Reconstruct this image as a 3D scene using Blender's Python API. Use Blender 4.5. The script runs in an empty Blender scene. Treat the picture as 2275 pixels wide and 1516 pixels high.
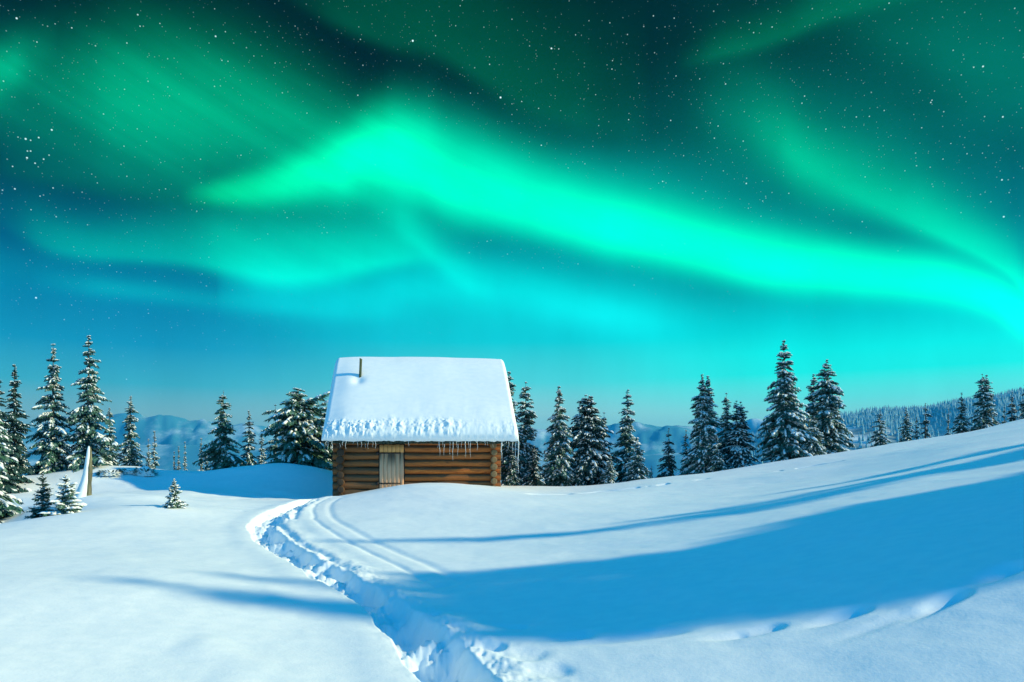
import bpy, math, random
import numpy as np
from mathutils import Vector

scene = bpy.context.scene
col = scene.collection
rad = math.radians

# ------------------------------------------------------------------ camera
F = 1482.0            # focal length in photograph pixels (photograph is 2275 wide)
CX, HY, EYE = 1137.5, 1000.0, 1.7
cam_d = bpy.data.cameras.new("camera")
cam_d.sensor_width = 36.0
cam_d.lens = 36.0 * F / 2275.0
cam_d.shift_y = (HY - 758.0) / 2275.0
cam_d.clip_start = 0.05
cam_d.clip_end = 20000
cam = bpy.data.objects.new("camera", cam_d)
cam.location = (0, 0, EYE)
cam.rotation_euler = (rad(90), 0, 0)
col.objects.link(cam)
scene.camera = cam

# ------------------------------------------------------------------ exposure / sampling
vs = scene.view_settings
scene.display_settings.display_device = 'sRGB'
vs.view_transform = 'Standard'; vs.look = 'None'; vs.exposure = 0.05; vs.gamma = 1.0
vs.use_curve_mapping = False
scene.cycles.max_bounces = 6
scene.cycles.diffuse_bounces = 3
scene.cycles.glossy_bounces = 2
scene.cycles.transmission_bounces = 4
scene.cycles.volume_bounces = 0
scene.cycles.transparent_max_bounces = 8
scene.cycles.use_denoising = True

# ------------------------------------------------------------------ sun
SUN_EL, SUN_AZ = rad(25), rad(4)        # from the right, a touch on the camera's side
sdir = Vector((math.cos(SUN_AZ) * math.cos(SUN_EL), -math.sin(SUN_AZ) * math.cos(SUN_EL), math.sin(SUN_EL)))
sun_d = bpy.data.lights.new("sun", 'SUN')
sun_d.energy = 5.0
sun_d.angle = rad(0.9)
sun_d.color = (1.0, 0.88, 0.50)
sun = bpy.data.objects.new("sun", sun_d)
sun.rotation_euler = sdir.to_track_quat('Z', 'Y').to_euler()
sun.location = (40, -3, 20)
col.objects.link(sun)

# ------------------------------------------------------------------ node helpers
def lin(c):
    return tuple(((v / 255.0) / 12.92 if v / 255.0 <= 0.04045 else ((v / 255.0 + 0.055) / 1.055) ** 2.4) for v in c)

class NT:
    def __init__(s, tree): s.t = tree; s.n = tree.nodes; s.l = tree.links
    def link(s, a, b): s.l.new(a, b)
    def put(s, sock, v):
        if isinstance(v, bpy.types.NodeSocket): s.l.new(v, sock)
        else: sock.default_value = v
    def math(s, op, a, b=None, c=None, clamp=False):
        n = s.n.new('ShaderNodeMath'); n.operation = op; n.use_clamp = clamp
        s.put(n.inputs[0], a)
        if b is not None: s.put(n.inputs[1], b)
        if c is not None: s.put(n.inputs[2], c)
        return n.outputs[0]
    def vmath(s, op, a, b=None, out=0):
        n = s.n.new('ShaderNodeVectorMath'); n.operation = op
        s.put(n.inputs[0], a)
        if b is not None: s.put(n.inputs[1], b)
        return n.outputs[out]
    def maprange(s, v, a, b, c=0.0, d=1.0, smooth=True):
        n = s.n.new('ShaderNodeMapRange'); n.interpolation_type = 'SMOOTHSTEP' if smooth else 'LINEAR'
        s.put(n.inputs[0], v); s.put(n.inputs[1], a); s.put(n.inputs[2], b); s.put(n.inputs[3], c); s.put(n.inputs[4], d)
        return n.outputs[0]
    def ramp(s, v, stops, interp='LINEAR'):
        n = s.n.new('ShaderNodeValToRGB'); r = n.color_ramp; r.interpolation = interp
        while len(r.elements) > 1: r.elements.remove(r.elements[-1])
        r.elements[0].position = stops[0][0]; r.elements[0].color = (*stops[0][1], 1)
        for p, c in stops[1:]:
            e = r.elements.new(p); e.color = (*c, 1)
        s.put(n.inputs[0], v)
        return n.outputs[0]
    def fcurve(s, v, pts):
        n = s.n.new('ShaderNodeFloatCurve'); c = n.mapping.curves[0]
        n.mapping.use_clip = False; n.mapping.extend = 'HORIZONTAL'
        pts = sorted(pts)
        c.points[0].location = pts[0]; c.points[1].location = pts[-1]
        for p in pts[1:-1]: c.points.new(*p)
        n.mapping.update()
        s.put(n.inputs[1], v)
        return n.outputs[0]
    def mix(s, f, a, b, mode='MIX'):
        n = s.n.new('ShaderNodeMix'); n.data_type = 'RGBA'; n.blend_type = mode
        s.put(n.inputs[0], f); s.put(n.inputs[6], a if not isinstance(a, tuple) else (*a, 1)[:4]); s.put(n.inputs[7], b if not isinstance(b, tuple) else (*b, 1)[:4])
        return n.outputs[2]
    def noise(s, vec, scale, detail=3, rough=0.5, out=0, dist=0.0):
        n = s.n.new('ShaderNodeTexNoise'); n.inputs['Scale'].default_value = scale
        n.inputs['Detail'].default_value = detail; n.inputs['Roughness'].default_value = rough
        n.inputs['Distortion'].default_value = dist
        if vec is not None: s.put(n.inputs['Vector'], vec)
        return n.outputs[out]
    def scale(s, vec, xyz):
        return s.vmath('MULTIPLY', vec, xyz)

# ------------------------------------------------------------------ world: night sky with aurora and stars
world = bpy.data.worlds.new("World"); scene.world = world
world.use_nodes = True
W = NT(world.node_tree); W.n.clear()
tc = W.n.new('ShaderNodeTexCoord')
dirv = W.vmath('NORMALIZE', tc.outputs['Generated'])
sep = W.n.new('ShaderNodeSeparateXYZ'); W.link(dirv, sep.inputs[0])
dx, dy, dz = sep.outputs
az = W.math('ARCTAN2', dx, dy)                       # 0 = north (straight ahead), + to the east
el = W.math('ARCSINE', dz)
AZR, ELR = 0.9, 0.80
def ang(px, py):
    x = (px - CX) / F; z = (HY - py) / F
    return math.atan(x), math.atan2(z, math.sqrt(1 + x * x))
def un(a): return (a + AZR) / (2 * AZR)
u = W.math('MULTIPLY_ADD', az, 1 / (2 * AZR), 0.5)
wob = W.noise(W.scale(dirv, (1, 1, 1)), 3.2, 2, 0.5)
elw = W.math('MULTIPLY_ADD', W.math('SUBTRACT', wob, 0.5), 0.024, el)
v = W.math('MULTIPLY', elw, 1 / ELR)
v0 = W.math('MULTIPLY', el, 1 / ELR)

def sky_ramp(px, stops):
    out = []
    for py, c in stops: out.append((max(0.0, ang(px, py)[1] / ELR), lin(c)))
    out.sort(key=lambda q: q[0])
    return W.ramp(v0, out, 'EASE' if False else 'LINEAR')
rampL = sky_ramp(250, [(-60,(0,14,18)),(0,(0,12,16)),(200,(0,20,28)),(420,(0,48,72)),(560,(0,92,130)),(660,(4,128,170)),(760,(18,152,192)),(850,(65,180,202)),(930,(145,198,202)),(1000,(135,196,205))])
rampM = sky_ramp(1137, [(-60,(0,22,26)),(0,(0,10,14)),(200,(0,20,26)),(320,(0,48,52)),(500,(0,115,125)),(620,(0,165,172)),(760,(14,208,218)),(850,(85,224,230)),(920,(160,226,228)),(1000,(150,222,226))])
rampR = sky_ramp(1950, [(-60,(0,44,42)),(0,(0,40,36)),(250,(0,66,66)),(400,(0,88,94)),(520,(0,118,128)),(620,(0,160,166)),(700,(0,214,214)),(770,(10,250,240)),(820,(30,254,242)),(880,(110,246,240)),(940,(165,240,236)),(1000,(150,225,228))])
f1 = W.maprange(u, un(ang(300, 700)[0]), un(ang(1137, 700)[0]))
f2 = W.maprange(u, un(ang(1137, 700)[0]), un(ang(1800, 700)[0]))
sky = W.mix(f2, W.mix(f1, rampL, rampM), rampR)

def band(center, amp, up, down, color, power=2.0):
    """one aurora curtain: peak line, strength along it, soft height above and sharp fall below"""
    cpt = [(un(ang(px, py)[0]), ang(px, py)[1] / ELR) for px, py in center]
    c = W.fcurve(u, cpt)
    a = W.fcurve(u, [(un(ang(px, 500)[0]), val) for px, val in amp])
    wu = W.fcurve(u, [(un(ang(px, 500)[0]), val / F / ELR) for px, val in up])
    wd = W.fcurve(u, [(un(ang(px, 500)[0]), val / F / ELR) for px, val in down])
    d = W.math('SUBTRACT', v, c)
    above = W.math('GREATER_THAN', d, 0.0)
    w = W.math('ADD', W.math('MULTIPLY', above, wu), W.math('MULTIPLY', W.math('SUBTRACT', 1.0, above), wd))
    q = W.math('POWER', W.math('ABSOLUTE', W.math('DIVIDE', d, w)), power)
    g = W.math('EXPONENT', W.math('MULTIPLY', q, -1.0))
    s_ = W.math('MULTIPLY', W.math('MAXIMUM', a, 0.0), g)
    colr = color if isinstance(color, tuple) else color
    n = W.n.new('ShaderNodeVectorMath'); n.operation = 'SCALE'
    W.put(n.inputs[0], colr); W.link(s_, n.inputs['Scale'])
    return n.outputs[0]
PE = 2640   # beyond the right edge of the frame, fades out
mcol = W.ramp(u, [(un(ang(450,0)[0]), (0, 1.0, .28)), (un(ang(760,0)[0]), (0, 1.0, .45)), (un(ang(950,0)[0]), (0, 1.0, .46)), (un(ang(1500,0)[0]), (0, 1.0, .42)), (un(ang(2275,0)[0]), (0, 1.0, .42))])
bands = [
 band([(380,436),(500,426),(600,414),(750,372),(860,335),(930,362),(1010,420),(1130,452),(1300,496),(1500,543),(1700,582),(1900,604),(2100,628),(2200,655),(2275,700),(PE,880)],
      [(400,0),(450,.22),(520,.5),(700,.82),(850,1.0),(1000,1.0),(1500,1.2),(2000,1.1),(2275,.9),(2400,.5),(PE,0)],
      [(400,14),(500,24),(650,42),(800,62),(900,80),(1000,98),(1150,88),(1400,72),(1700,60),(2000,46),(2275,36)],
      [(400,14),(500,24),(650,40),(780,66),(870,88),(960,72),(1100,56),(1400,48),(1700,44),(2000,36),(2275,34)], mcol, 2.3),
 band([(-200,200),(0,200),(200,192),(400,222),(600,268),(800,330),(1000,390)], [(-250,.2),(-60,.35),(60,.38),(200,.62),(370,1.0),(600,.92),(750,.8),(900,.5),(1020,0)],
      [(0,60),(200,84),(400,98),(600,96),(800,74)], [(0,80),(200,105),(400,118),(600,110),(900,60)], (0.0, .37, .165)),
 band([(-60,165),(0,155),(60,130),(130,95)], [(-200,0),(-80,.9),(0,.85),(60,.4),(130,0)], [(0,38)], [(0,38),(100,30)], (0.0, .32, .15)),
 band([(0,352),(200,372),(380,395),(480,420),(600,430)], [(0,0),(60,.4),(250,.9),(400,1.0),(460,.5),(520,0)], [(0,110)], [(0,32)], (0.0, .09, .042)),
 band([(0,470),(60,512),(150,548),(300,560),(430,572),(520,590),(600,606),(750,598),(880,578),(960,575),(1040,590)],
      [(-100,0),(0,.05),(100,.34),(200,.46),(350,.50),(450,.68),(580,1.0),(700,.95),(850,.8),(930,.55),(1000,.15),(1060,0)],
      [(0,60),(200,55),(450,85),(600,105),(800,100),(950,90)], [(0,20),(400,18),(600,24),(900,22)], (0.0, .60, .30), 2.0),
 band([(840,480),(900,515),(950,560),(1000,605),(1050,638),(1120,660)], [(820,0),(880,.5),(940,1.0),(1000,.9),(1060,.5),(1110,0)],
      [(900,60)], [(900,26)], (0.0, .25, .15), 1.8),
 band([(100,622),(200,636),(300,646),(450,664),(650,680),(900,700)], [(60,0),(180,.6),(280,1),(420,.7),(700,.5),(900,0)], [(0,20)], [(0,18)], (0.0, .15, .10)),
 band([(520,640),(800,655),(1050,640),(1250,672),(1400,702),(1600,715)], [(480,0),(620,.8),(800,.9),(1100,1),(1350,.9),(1500,.4),(1650,0)],
      [(0,40),(1100,60)], [(0,45)], (0.0, .36, .30)),
 band([(800,730),(1100,705),(1400,720)], [(600,0),(900,.7),(1200,1),(1500,.3),(1700,0)], [(0,60)], [(0,60)], (0.0, .10, .10)),
 band([(1560,240),(1700,310),(1800,378),(1900,430),(2000,480),(2100,530),(2200,580),(2250,612),(2290,660),(PE,900)],
      [(1520,0),(1620,.12),(1720,.45),(1820,.8),(1920,.82),(2020,.95),(2140,1.15),(2230,1.1),(2300,.7),(2450,0)],
      [(1600,120),(1780,66),(2000,74),(2150,62),(2275,50)], [(1600,70),(1780,52),(2000,26),(2150,16),(2275,12)], (0.0, .50, .20), 1.7),
 band([(1500,290),(1700,300),(2100,360),(2300,500)], [(1350,0),(1550,.5),(1750,1),(2100,.6),(2250,0)], [(1600,110)], [(1600,120)], (0.0, .085, .06)),
 band([(1520,148),(1600,122),(1680,100),(1760,74),(1830,42),(1950,8),(2100,-30)], [(1500,0),(1560,.45),(1680,1),(1800,.9),(1950,.6),(2100,0)],
      [(1500,26),(1800,46)], [(1500,12),(1800,15)], (0.0, .10, .040), 1.7),
 band([(1850,0),(2000,60),(2150,130),(2300,170)], [(1750,0),(1900,.5),(2050,.8),(2200,1),(2400,.8),(PE,0)], [(1900,90),(2275,150)], [(1900,70),(2275,90)], (0.0, .125, .075)),
 band([(640,-20),(760,40),(860,75),(960,95),(1060,150),(1180,215),(1300,250),(1400,270)],
      [(600,0),(700,.5),(800,.9),(1000,1),(1200,1.0),(1320,.7),(1450,0)], [(600,60),(900,130),(1200,150)], [(600,18),(900,22),(1200,40)], (0.0, .074, .030)),
 band([(950,300),(1150,370),(1350,410),(1600,470),(1800,520)], [(850,0),(1000,.8),(1200,1),(1500,.9),(1750,.4),(1900,0)], [(1000,70)], [(1000,110)], (0.0, .20, .15)),
]
# the curtains carry fine slanting filaments
fu = W.n.new('ShaderNodeCombineXYZ')
W.link(W.math('MULTIPLY_ADD', v0, 2.2, W.math('MULTIPLY', u, 2.0)), fu.inputs[0])
W.link(W.math('MULTIPLY_ADD', u, 15.0, W.math('MULTIPLY', v0, 17.0)), fu.inputs[1])
fil = W.noise(fu.outputs[0], 1.0, 4, .6, dist=.25)
fu2 = W.n.new('ShaderNodeCombineXYZ')
W.link(W.math('MULTIPLY', u, 2.4), fu2.inputs[0]); W.link(W.math('MULTIPLY', v0, 4.2), fu2.inputs[1])
big = W.noise(fu2.outputs[0], 2.0, 3, .55)
curt = bands[0]
for b in bands[1:]:
    curt = W.vmath('ADD', curt, b)
fil_l = W.maprange(u, .62, .30)
fm = W.math('MULTIPLY_ADD', W.math('MULTIPLY', W.math('SUBTRACT', fil, .5), W.math('MULTIPLY_ADD', W.math('MULTIPLY', fil_l, W.maprange(v0, .35, .55)), .65, .30)), 1.0, W.math('MULTIPLY_ADD', big, .45, .78))
fs = W.n.new('ShaderNodeVectorMath'); fs.operation = 'SCALE'; W.link(curt, fs.inputs[0]); W.link(fm, fs.inputs['Scale'])
acc = W.vmath('ADD', sky, fs.outputs[0])
streak = W.noise(W.scale(dirv, (1, 1, .35)), 9.0, 4, 0.55)
acc = W.vmath('MULTIPLY', acc, W.ramp(streak, [(0.3, (.93,)*3), (0.7, (1.06,)*3)]))
# sky out of the picture: deep blue behind the camera and overhead
side = W.maprange(W.math('ABSOLUTE', az), 0.74, 1.25)
over = W.maprange(el, 0.72, 1.0)
back = W.math('MAXIMUM', side, over)
bcol = W.ramp(v0, [(0.0, (.04, .58, .80)), (0.25, (.018, .45, .84)), (0.8, (.010, .34, .78)), (1.0, (.010, .31, .74))])
full = W.mix(back, acc, bcol)
# stars
def stars(scale, thr, keep, gain, jit=1.0):
    n = W.n.new('ShaderNodeTexVoronoi'); n.feature = 'F1'; n.inputs['Scale'].default_value = scale
    W.link(dirv, n.inputs['Vector'])
    sc_ = W.n.new('ShaderNodeSeparateColor'); W.link(n.outputs['Color'], sc_.inputs[0])
    on = W.maprange(sc_.outputs[0], keep, 1.0, 0.0, 1.0, False)
    core = W.maprange(n.outputs['Distance'], thr, thr * .35, 0.0, 1.0)
    return W.math('MULTIPLY', W.math('MULTIPLY', W.math('POWER', on, 1.6), core), gain)
st = W.math('ADD', stars(310, .28, .94, .8), W.math('ADD', stars(200, .20, .975, 1.2), stars(420, .32, .86, .30)))
fade = W.maprange(el, 0.02, 0.33, 0.12, 1.0)
st = W.math('MULTIPLY', st, fade)
explicit = [(57,309,1.3),(40,305,.6),(68,336,.9),(86,306,1.0),(60,351,1.2),(61,336,.8),(78,363,.9),(97,354,.9),(115,289,1.2),(109,345,.7),(28,370,.8),(85,371,.5),
            (68,312,.8),(37,41,1.2),(479,81,1.1),(917,91,1.6),(1112,217,1.6),(1225,108,1.3),(80,662,1.3),(2184,148,1.1),(2228,260,1.0),(2230,482,1.2),(2226,400,1.0),
            (1658,408,1.0),(281,843,.9),(1490,268,.8),(306,33,.9),(33,420,1.0),(118,418,.8),(282,96,.7),(244,590,.6),(1612,187,.8),(329,181,.7),(1394,77,.7),(2068,228,.8),(795,212,.8)]
for px, py, b in explicit:
    a_, e_ = ang(px, py)
    d0 = Vector((math.sin(a_) * math.cos(e_), math.cos(a_) * math.cos(e_), math.sin(e_)))
    dist = W.vmath('DISTANCE', dirv, tuple(d0), out=1)
    st = W.math('MULTIPLY_ADD', W.maprange(dist, .00045 + .0007 * b, .0003), .95 * b, st)
sg = W.n.new('ShaderNodeSeparateXYZ'); W.link(full, sg.inputs[0])
st = W.math('MULTIPLY', st, W.maprange(sg.outputs[1], .05, .8, 1.0, .06))
sv = W.n.new('ShaderNodeVectorMath'); sv.operation = 'SCALE'; sv.inputs[0].default_value = (.65, .95, 1.0)
W.link(st, sv.inputs['Scale'])
final = W.vmath('ADD', full, sv.outputs[0])
bg = W.n.new('ShaderNodeBackground'); W.link(final, bg.inputs[0]); bg.inputs[1].default_value = 1.0
wo = W.n.new('ShaderNodeOutputWorld'); W.link(bg.outputs[0], wo.inputs[0])
world.cycles.sampling_method = 'MANUAL'; world.cycles.sample_map_resolution = 512

# ------------------------------------------------------------------ materials
def new_mat(name):
    m = bpy.data.materials.new(name); m.use_nodes = True
    t = NT(m.node_tree); t.n.clear()
    b = t.n.new('ShaderNodeBsdfPrincipled'); o = t.n.new('ShaderNodeOutputMaterial')
    t.link(b.outputs[0], o.inputs[0])
    return m, t, b
def bump(t, b, h, strength, dist):
    n = t.n.new('ShaderNodeBump'); n.inputs['Strength'].default_value = strength; n.inputs['Distance'].default_value = dist
    t.link(h, n.inputs['Height']); t.link(n.outputs[0], b.inputs['Normal'])
def snow_mat(name, fine, coarse, dist_f=.01, sparkle=True):
    m, t, b = new_mat(name)
    g = t.n.new('ShaderNodeTexCoord').outputs['Object']
    n1 = t.noise(g, fine, 4, .6); n2 = t.noise(t.scale(g, (1, 1.6, 1)), coarse, 3, .5)
    h = t.math('ADD', t.math('MULTIPLY', n1, .35), n2)
    bump(t, b, h, .32, dist_f)
    c = t.mix(t.maprange(n2, .3, .7), (.80, .885, .93), (.86, .925, .955))
    t.put(b.inputs['Base Color'], c)
    if sparkle:
        vo = t.n.new('ShaderNodeTexVoronoi'); vo.inputs['Scale'].default_value = 22; t.link(g, vo.inputs['Vector'])
        sp = t.maprange(vo.outputs['Distance'], .10, .05)
        t.put(b.inputs['Roughness'], t.maprange(sp, 0, 1, .62, .18))
    else: b.inputs['Roughness'].default_value = .6
    b.inputs['Specular IOR Level'].default_value = .3
    return m
M = {}
M['snow'] = snow_mat('ground_snow', 38, 5, .02)
M['roof_snow'] = snow_mat('roof_snow', 30, 4, .012)
M['tree_snow'] = snow_mat('tree_snow', 12, 3, .01, False)

def foliage(name, c1, c2):
    m, t, b = new_mat(name)
    g = t.n.new('ShaderNodeTexCoord').outputs['Object']
    fr_ = t.math('MULTIPLY', t.maprange(t.noise(g, 7, 3, .7), .48, .66), .12 if 'dark' in name else .52)
    t.put(b.inputs['Base Color'], t.mix(fr_, t.mix(t.maprange(t.noise(g, 1.6, 3), .35, .65), c1, c2), (.34, .50, .52)))
    b.inputs['Roughness'].default_value = .7; b.inputs['Specular IOR Level'].default_value = .2
    return m
M['needles'] = foliage('spruce_needles', (.018, .085, .072), (.045, .140, .108))
M['needles_dark'] = foliage('dark_spruce_needles', (.012, .050, .050), (.025, .080, .075))
M['needles_green'] = foliage('bright_spruce_needles', (.025, .100, .070), (.065, .165, .100))
def bark(name, c1, c2):
    m, t, b = new_mat(name)
    g = t.n.new('ShaderNodeTexCoord').outputs['Object']
    n = t.noise(t.scale(g, (14, 14, 2)), 1.0, 5, .65)
    t.put(b.inputs['Base Color'], t.mix(t.maprange(n, .3, .7), c1, c2)); b.inputs['Roughness'].default_value = .9
    bump(t, b, n, .6, .02)
    return m
M['bark'] = bark('spruce_bark', (.05, .045, .035), (.13, .12, .10))
M['old_bark'] = bark('weathered_bark', (.06, .065, .045), (.22, .22, .13))

# logs: orange-brown underneath, greyed by weather along the top of each log
m, t, b = new_mat('log_wood'); M['log'] = m
g = t.n.new('ShaderNodeTexCoord').outputs['Object']
geo = t.n.new('ShaderNodeNewGeometry')
sx = t.n.new('ShaderNodeSeparateXYZ'); t.link(g, sx.inputs[0])
at = t.n.new('ShaderNodeAttribute'); at.attribute_name = 'up'
grain = t.noise(t.scale(g, (1.6, 22, 22)), 1.4, 5, .65)
blot = t.noise(t.scale(g, (.8, 3, 3)), 1.2, 3, .6)
fine = t.mix(t.maprange(grain, .3, .72), (.30, .070, .008), (.68, .205, .030))
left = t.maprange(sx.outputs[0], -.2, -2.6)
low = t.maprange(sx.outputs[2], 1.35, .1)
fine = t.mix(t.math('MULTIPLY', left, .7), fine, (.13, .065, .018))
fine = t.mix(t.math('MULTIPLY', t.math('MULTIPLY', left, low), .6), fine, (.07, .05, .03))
wv = t.math('ADD', at.outputs['Fac'], t.math('MULTIPLY', t.math('SUBTRACT', blot, .5), 1.7))
wz = t.maprange(wv, .12, .42)
wn = t.n.new('ShaderNodeTexWhiteNoise'); wn.noise_dimensions = '1D'
t.link(t.math('FLOOR', t.math('DIVIDE', t.math('ADD', sx.outputs[2], .38), .283)), wn.inputs['W'])
fine = t.mix(t.math('MULTIPLY', wn.outputs['Value'], .6), fine, (.26, .105, .03))
knot = t.noise(t.scale(g, (2.2, 9, 9)), 1.7, 2, .5)
fine = t.mix(t.math('MULTIPLY', t.maprange(knot, .66, .72), .8), fine, (.05, .025, .012))
c = t.mix(t.math('MULTIPLY', wz, .85), fine, t.mix(grain, (.045, .028, .012), (.13, .085, .045)))
t.put(b.inputs['Base Color'], c); b.inputs['Roughness'].default_value = .75
bump(t, b, grain, .5, .015)
# log ends
m, t, b = new_mat('log_end_wood'); M['log_end'] = m
g = t.n.new('ShaderNodeTexCoord').outputs['Object']
n = t.noise(t.scale(g, (3, 3, 3)), 2.0, 4, .6); n2 = t.noise(t.scale(g, (20, 20, 20)), 1.0, 4, .7)
sx = t.n.new('ShaderNodeSeparateXYZ'); t.link(g, sx.inputs[0])
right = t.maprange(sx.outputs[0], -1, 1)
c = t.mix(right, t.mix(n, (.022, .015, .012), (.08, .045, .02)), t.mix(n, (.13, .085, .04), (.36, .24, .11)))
c = t.mix(t.math('MULTIPLY', t.maprange(n2, .45, .7), .5), c, (.05, .045, .035))
t.put(b.inputs['Base Color'], c); b.inputs['Roughness'].default_value = .85
bump(t, b, n2, .6, .02)
# door planks
def planks(name, c1, c2, stain=True):
    m, t, b = new_mat(name)
    g = t.n.new('ShaderNodeTexCoord').outputs['Object']
    n = t.noise(t.scale(g, (30, 30, 2.0)), 1.0, 5, .6); n2 = t.noise(t.scale(g, (7, 7, .6)), 1.0, 3, .6)
    c = t.mix(n, c1, c2); c = t.mix(t.math('MULTIPLY', t.maprange(n2, .5, .75), .45), c, tuple(v * .55 for v in c1))
    if stain:
        sx = t.n.new('ShaderNodeSeparateXYZ'); t.link(g, sx.inputs[0])
        s1 = t.noise(t.scale(g, (9, 9, .35)), 1.0, 2, .5)
        f = t.math('MULTIPLY', t.maprange(s1, .46, .60), t.maprange(sx.outputs[2], .95, 1.5))
        c = t.mix(t.math('MULTIPLY', f, .8), c, (.06, .055, .045))
    t.put(b.inputs['Base Color'], c); b.inputs['Roughness'].default_value = .8
    bump(t, b, n, .4, .01)
    return m
M['door'] = planks('weathered_door_wood', (.78, .41, .24), (.95, .58, .36))
M['door_new'] = planks('tan_door_wood', (.66, .32, .10), (.88, .48, .17), False)
def plain(name, c, r=.7, metal=0.0):
    m, t, b = new_mat(name)
    g = t.n.new('ShaderNodeTexCoord').outputs['Object']
    n = t.noise(g, 9, 4, .6)
    t.put(b.inputs['Base Color'], t.mix(n, tuple(v * .7 for v in c), tuple(v * 1.25 for v in c)))
    b.inputs['Roughness'].default_value = r; b.inputs['Metallic'].default_value = metal
    bump(t, b, n, .3, .01)
    return m
M['iron'] = plain('rusty_iron', (.03, .018, .014), .6)
M['roof'] = plain('mossy_roof_board', (.035, .045, .025), .9)
M['gable'] = plain('gable_board', (.16, .09, .04), .85)
M['pipe'] = plain('mossy_chimney_board', (.06, .085, .035), .8)
M['dark'] = plain('dark_gap', (.02, .014, .01), .9)
m, t, b = new_mat('ice'); M['ice'] = m
g = t.n.new('ShaderNodeTexCoord').outputs['Object']
t.put(b.inputs['Base Color'], t.mix(t.noise(g, 20, 2), (.80, .90, .94), (.95, .98, 1.0)))
b.inputs['Roughness'].default_value = .12; b.inputs['IOR'].default_value = 1.31; b.inputs['Transmission Weight'].default_value = .45

# ------------------------------------------------------------------ mesh helpers
def tag(o, label=None, cat=None, group=None, kind=None):
    if label: o['label'] = label
    if cat: o['category'] = cat
    if group: o['group'] = group
    if kind: o['kind'] = kind
    return o
def np_mesh(name, verts, quads=None, tris=None, mat=None, smooth=True):
    verts = np.asarray(verts, np.float32)
    me = bpy.data.meshes.new(name)
    me.vertices.add(len(verts)); me.vertices.foreach_set('co', verts.ravel())
    idx = []; st_ = []; tot = []
    off = 0
    for f, k in ((quads, 4), (tris, 3)):
        if f is None or len(f) == 0: continue
        f = np.asarray(f, np.int32); idx.append(f.ravel())
        st_.append(off + np.arange(len(f)) * k); tot.append(np.full(len(f), k)); off += len(f) * k
    idx = np.concatenate(idx); st_ = np.concatenate(st_)
    me.loops.add(len(idx)); me.loops.foreach_set('vertex_index', idx.astype(np.int32))
    me.polygons.add(len(st_)); me.polygons.foreach_set('loop_start', st_.astype(np.int32))
    me.update(calc_edges=True)
    if smooth: me.polygons.foreach_set('use_smooth', np.ones(len(st_), bool))
    if mat: me.materials.append(mat)
    me.validate()
    return me
def obj(name, me, parent=None, loc=None):
    o = bpy.data.objects.new(name, me); col.objects.link(o)
    if parent: o.parent = parent
    if loc is not None: o.location = loc
    return o
def empty(name, loc=(0, 0, 0), rz=0.0):
    o = bpy.data.objects.new(name, None); o.empty_display_size = .3
    o.location = loc; o.rotation_euler = (0, 0, rz); col.objects.link(o)
    return o
class MB:
    def __init__(s): s.v = []; s.q = []; s.t = []; s.att = []
    def add(s, v, q=(), t=(), att=None):
        o = len(s.v); s.v += [tuple(p) for p in v]
        s.q += [tuple(i + o for i in f) for f in q]; s.t += [tuple(i + o for i in f) for f in t]
        s.att += list(att) if att is not None else [0.0] * len(v)
    def box(s, x0, x1, y0, y1, z0, z1, j=0.0, rng=None):
        v = [(x, y, z) for x in (x0, x1) for y in (y0, y1) for z in (z0, z1)]
        if j: v = [tuple(c + rng.uniform(-j, j) for c in p) for p in v]
        s.add(v, [(0,1,3,2),(4,6,7,5),(0,4,5,1),(2,3,7,6),(0,2,6,4),(1,5,7,3)])
    def tube(s, pts, radii, n=12, cap=True, squash=None, rng=None, wob=0.0):
        pts = [Vector(p) for p in pts]; V = []; A = []
        for i, p in enumerate(pts):
            d = (pts[min(i + 1, len(pts) - 1)] - pts[max(i - 1, 0)]).normalized()
            a = d.cross(Vector((0, 0, 1))) if abs(d.z) < .9 else d.cross(Vector((0, 1, 0)))
            a.normalize(); b_ = a.cross(d).normalized()
            for k in range(n):
                th = 2 * math.pi * k / n
                r = radii[i] * (1 + (rng.uniform(-wob, wob) if rng else 0))
                o_ = a * math.cos(th) * r + b_ * math.sin(th) * r
                V.append(p + o_); A.append(o_.normalized().z if r > 1e-6 else 0)
        Q = [(i * n + k, i * n + (k + 1) % n, (i + 1) * n + (k + 1) % n, (i + 1) * n + k) for i in range(len(pts) - 1) for k in range(n)]
        T = []
        if cap:
            c0 = len(V); V.append(pts[0]); A.append(0); c1 = len(V); V.append(pts[-1]); A.append(0)
            L = (len(pts) - 1) * n
            T = [(c0, (k + 1) % n, k) for k in range(n)] + [(c1, L + k, L + (k + 1) % n) for k in range(n)]
        s.add(V, Q, T, A)
    def build(s, name, mat, parent=None, smooth=True, loc=None, up=False):
        me = np_mesh(name, s.v, s.q, s.t, mat, smooth)
        if up:
            a = me.attributes.new('up', 'FLOAT', 'POINT'); a.data.foreach_set('value', np.array(s.att, np.float32))
        return obj(name, me, parent, loc)

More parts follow.
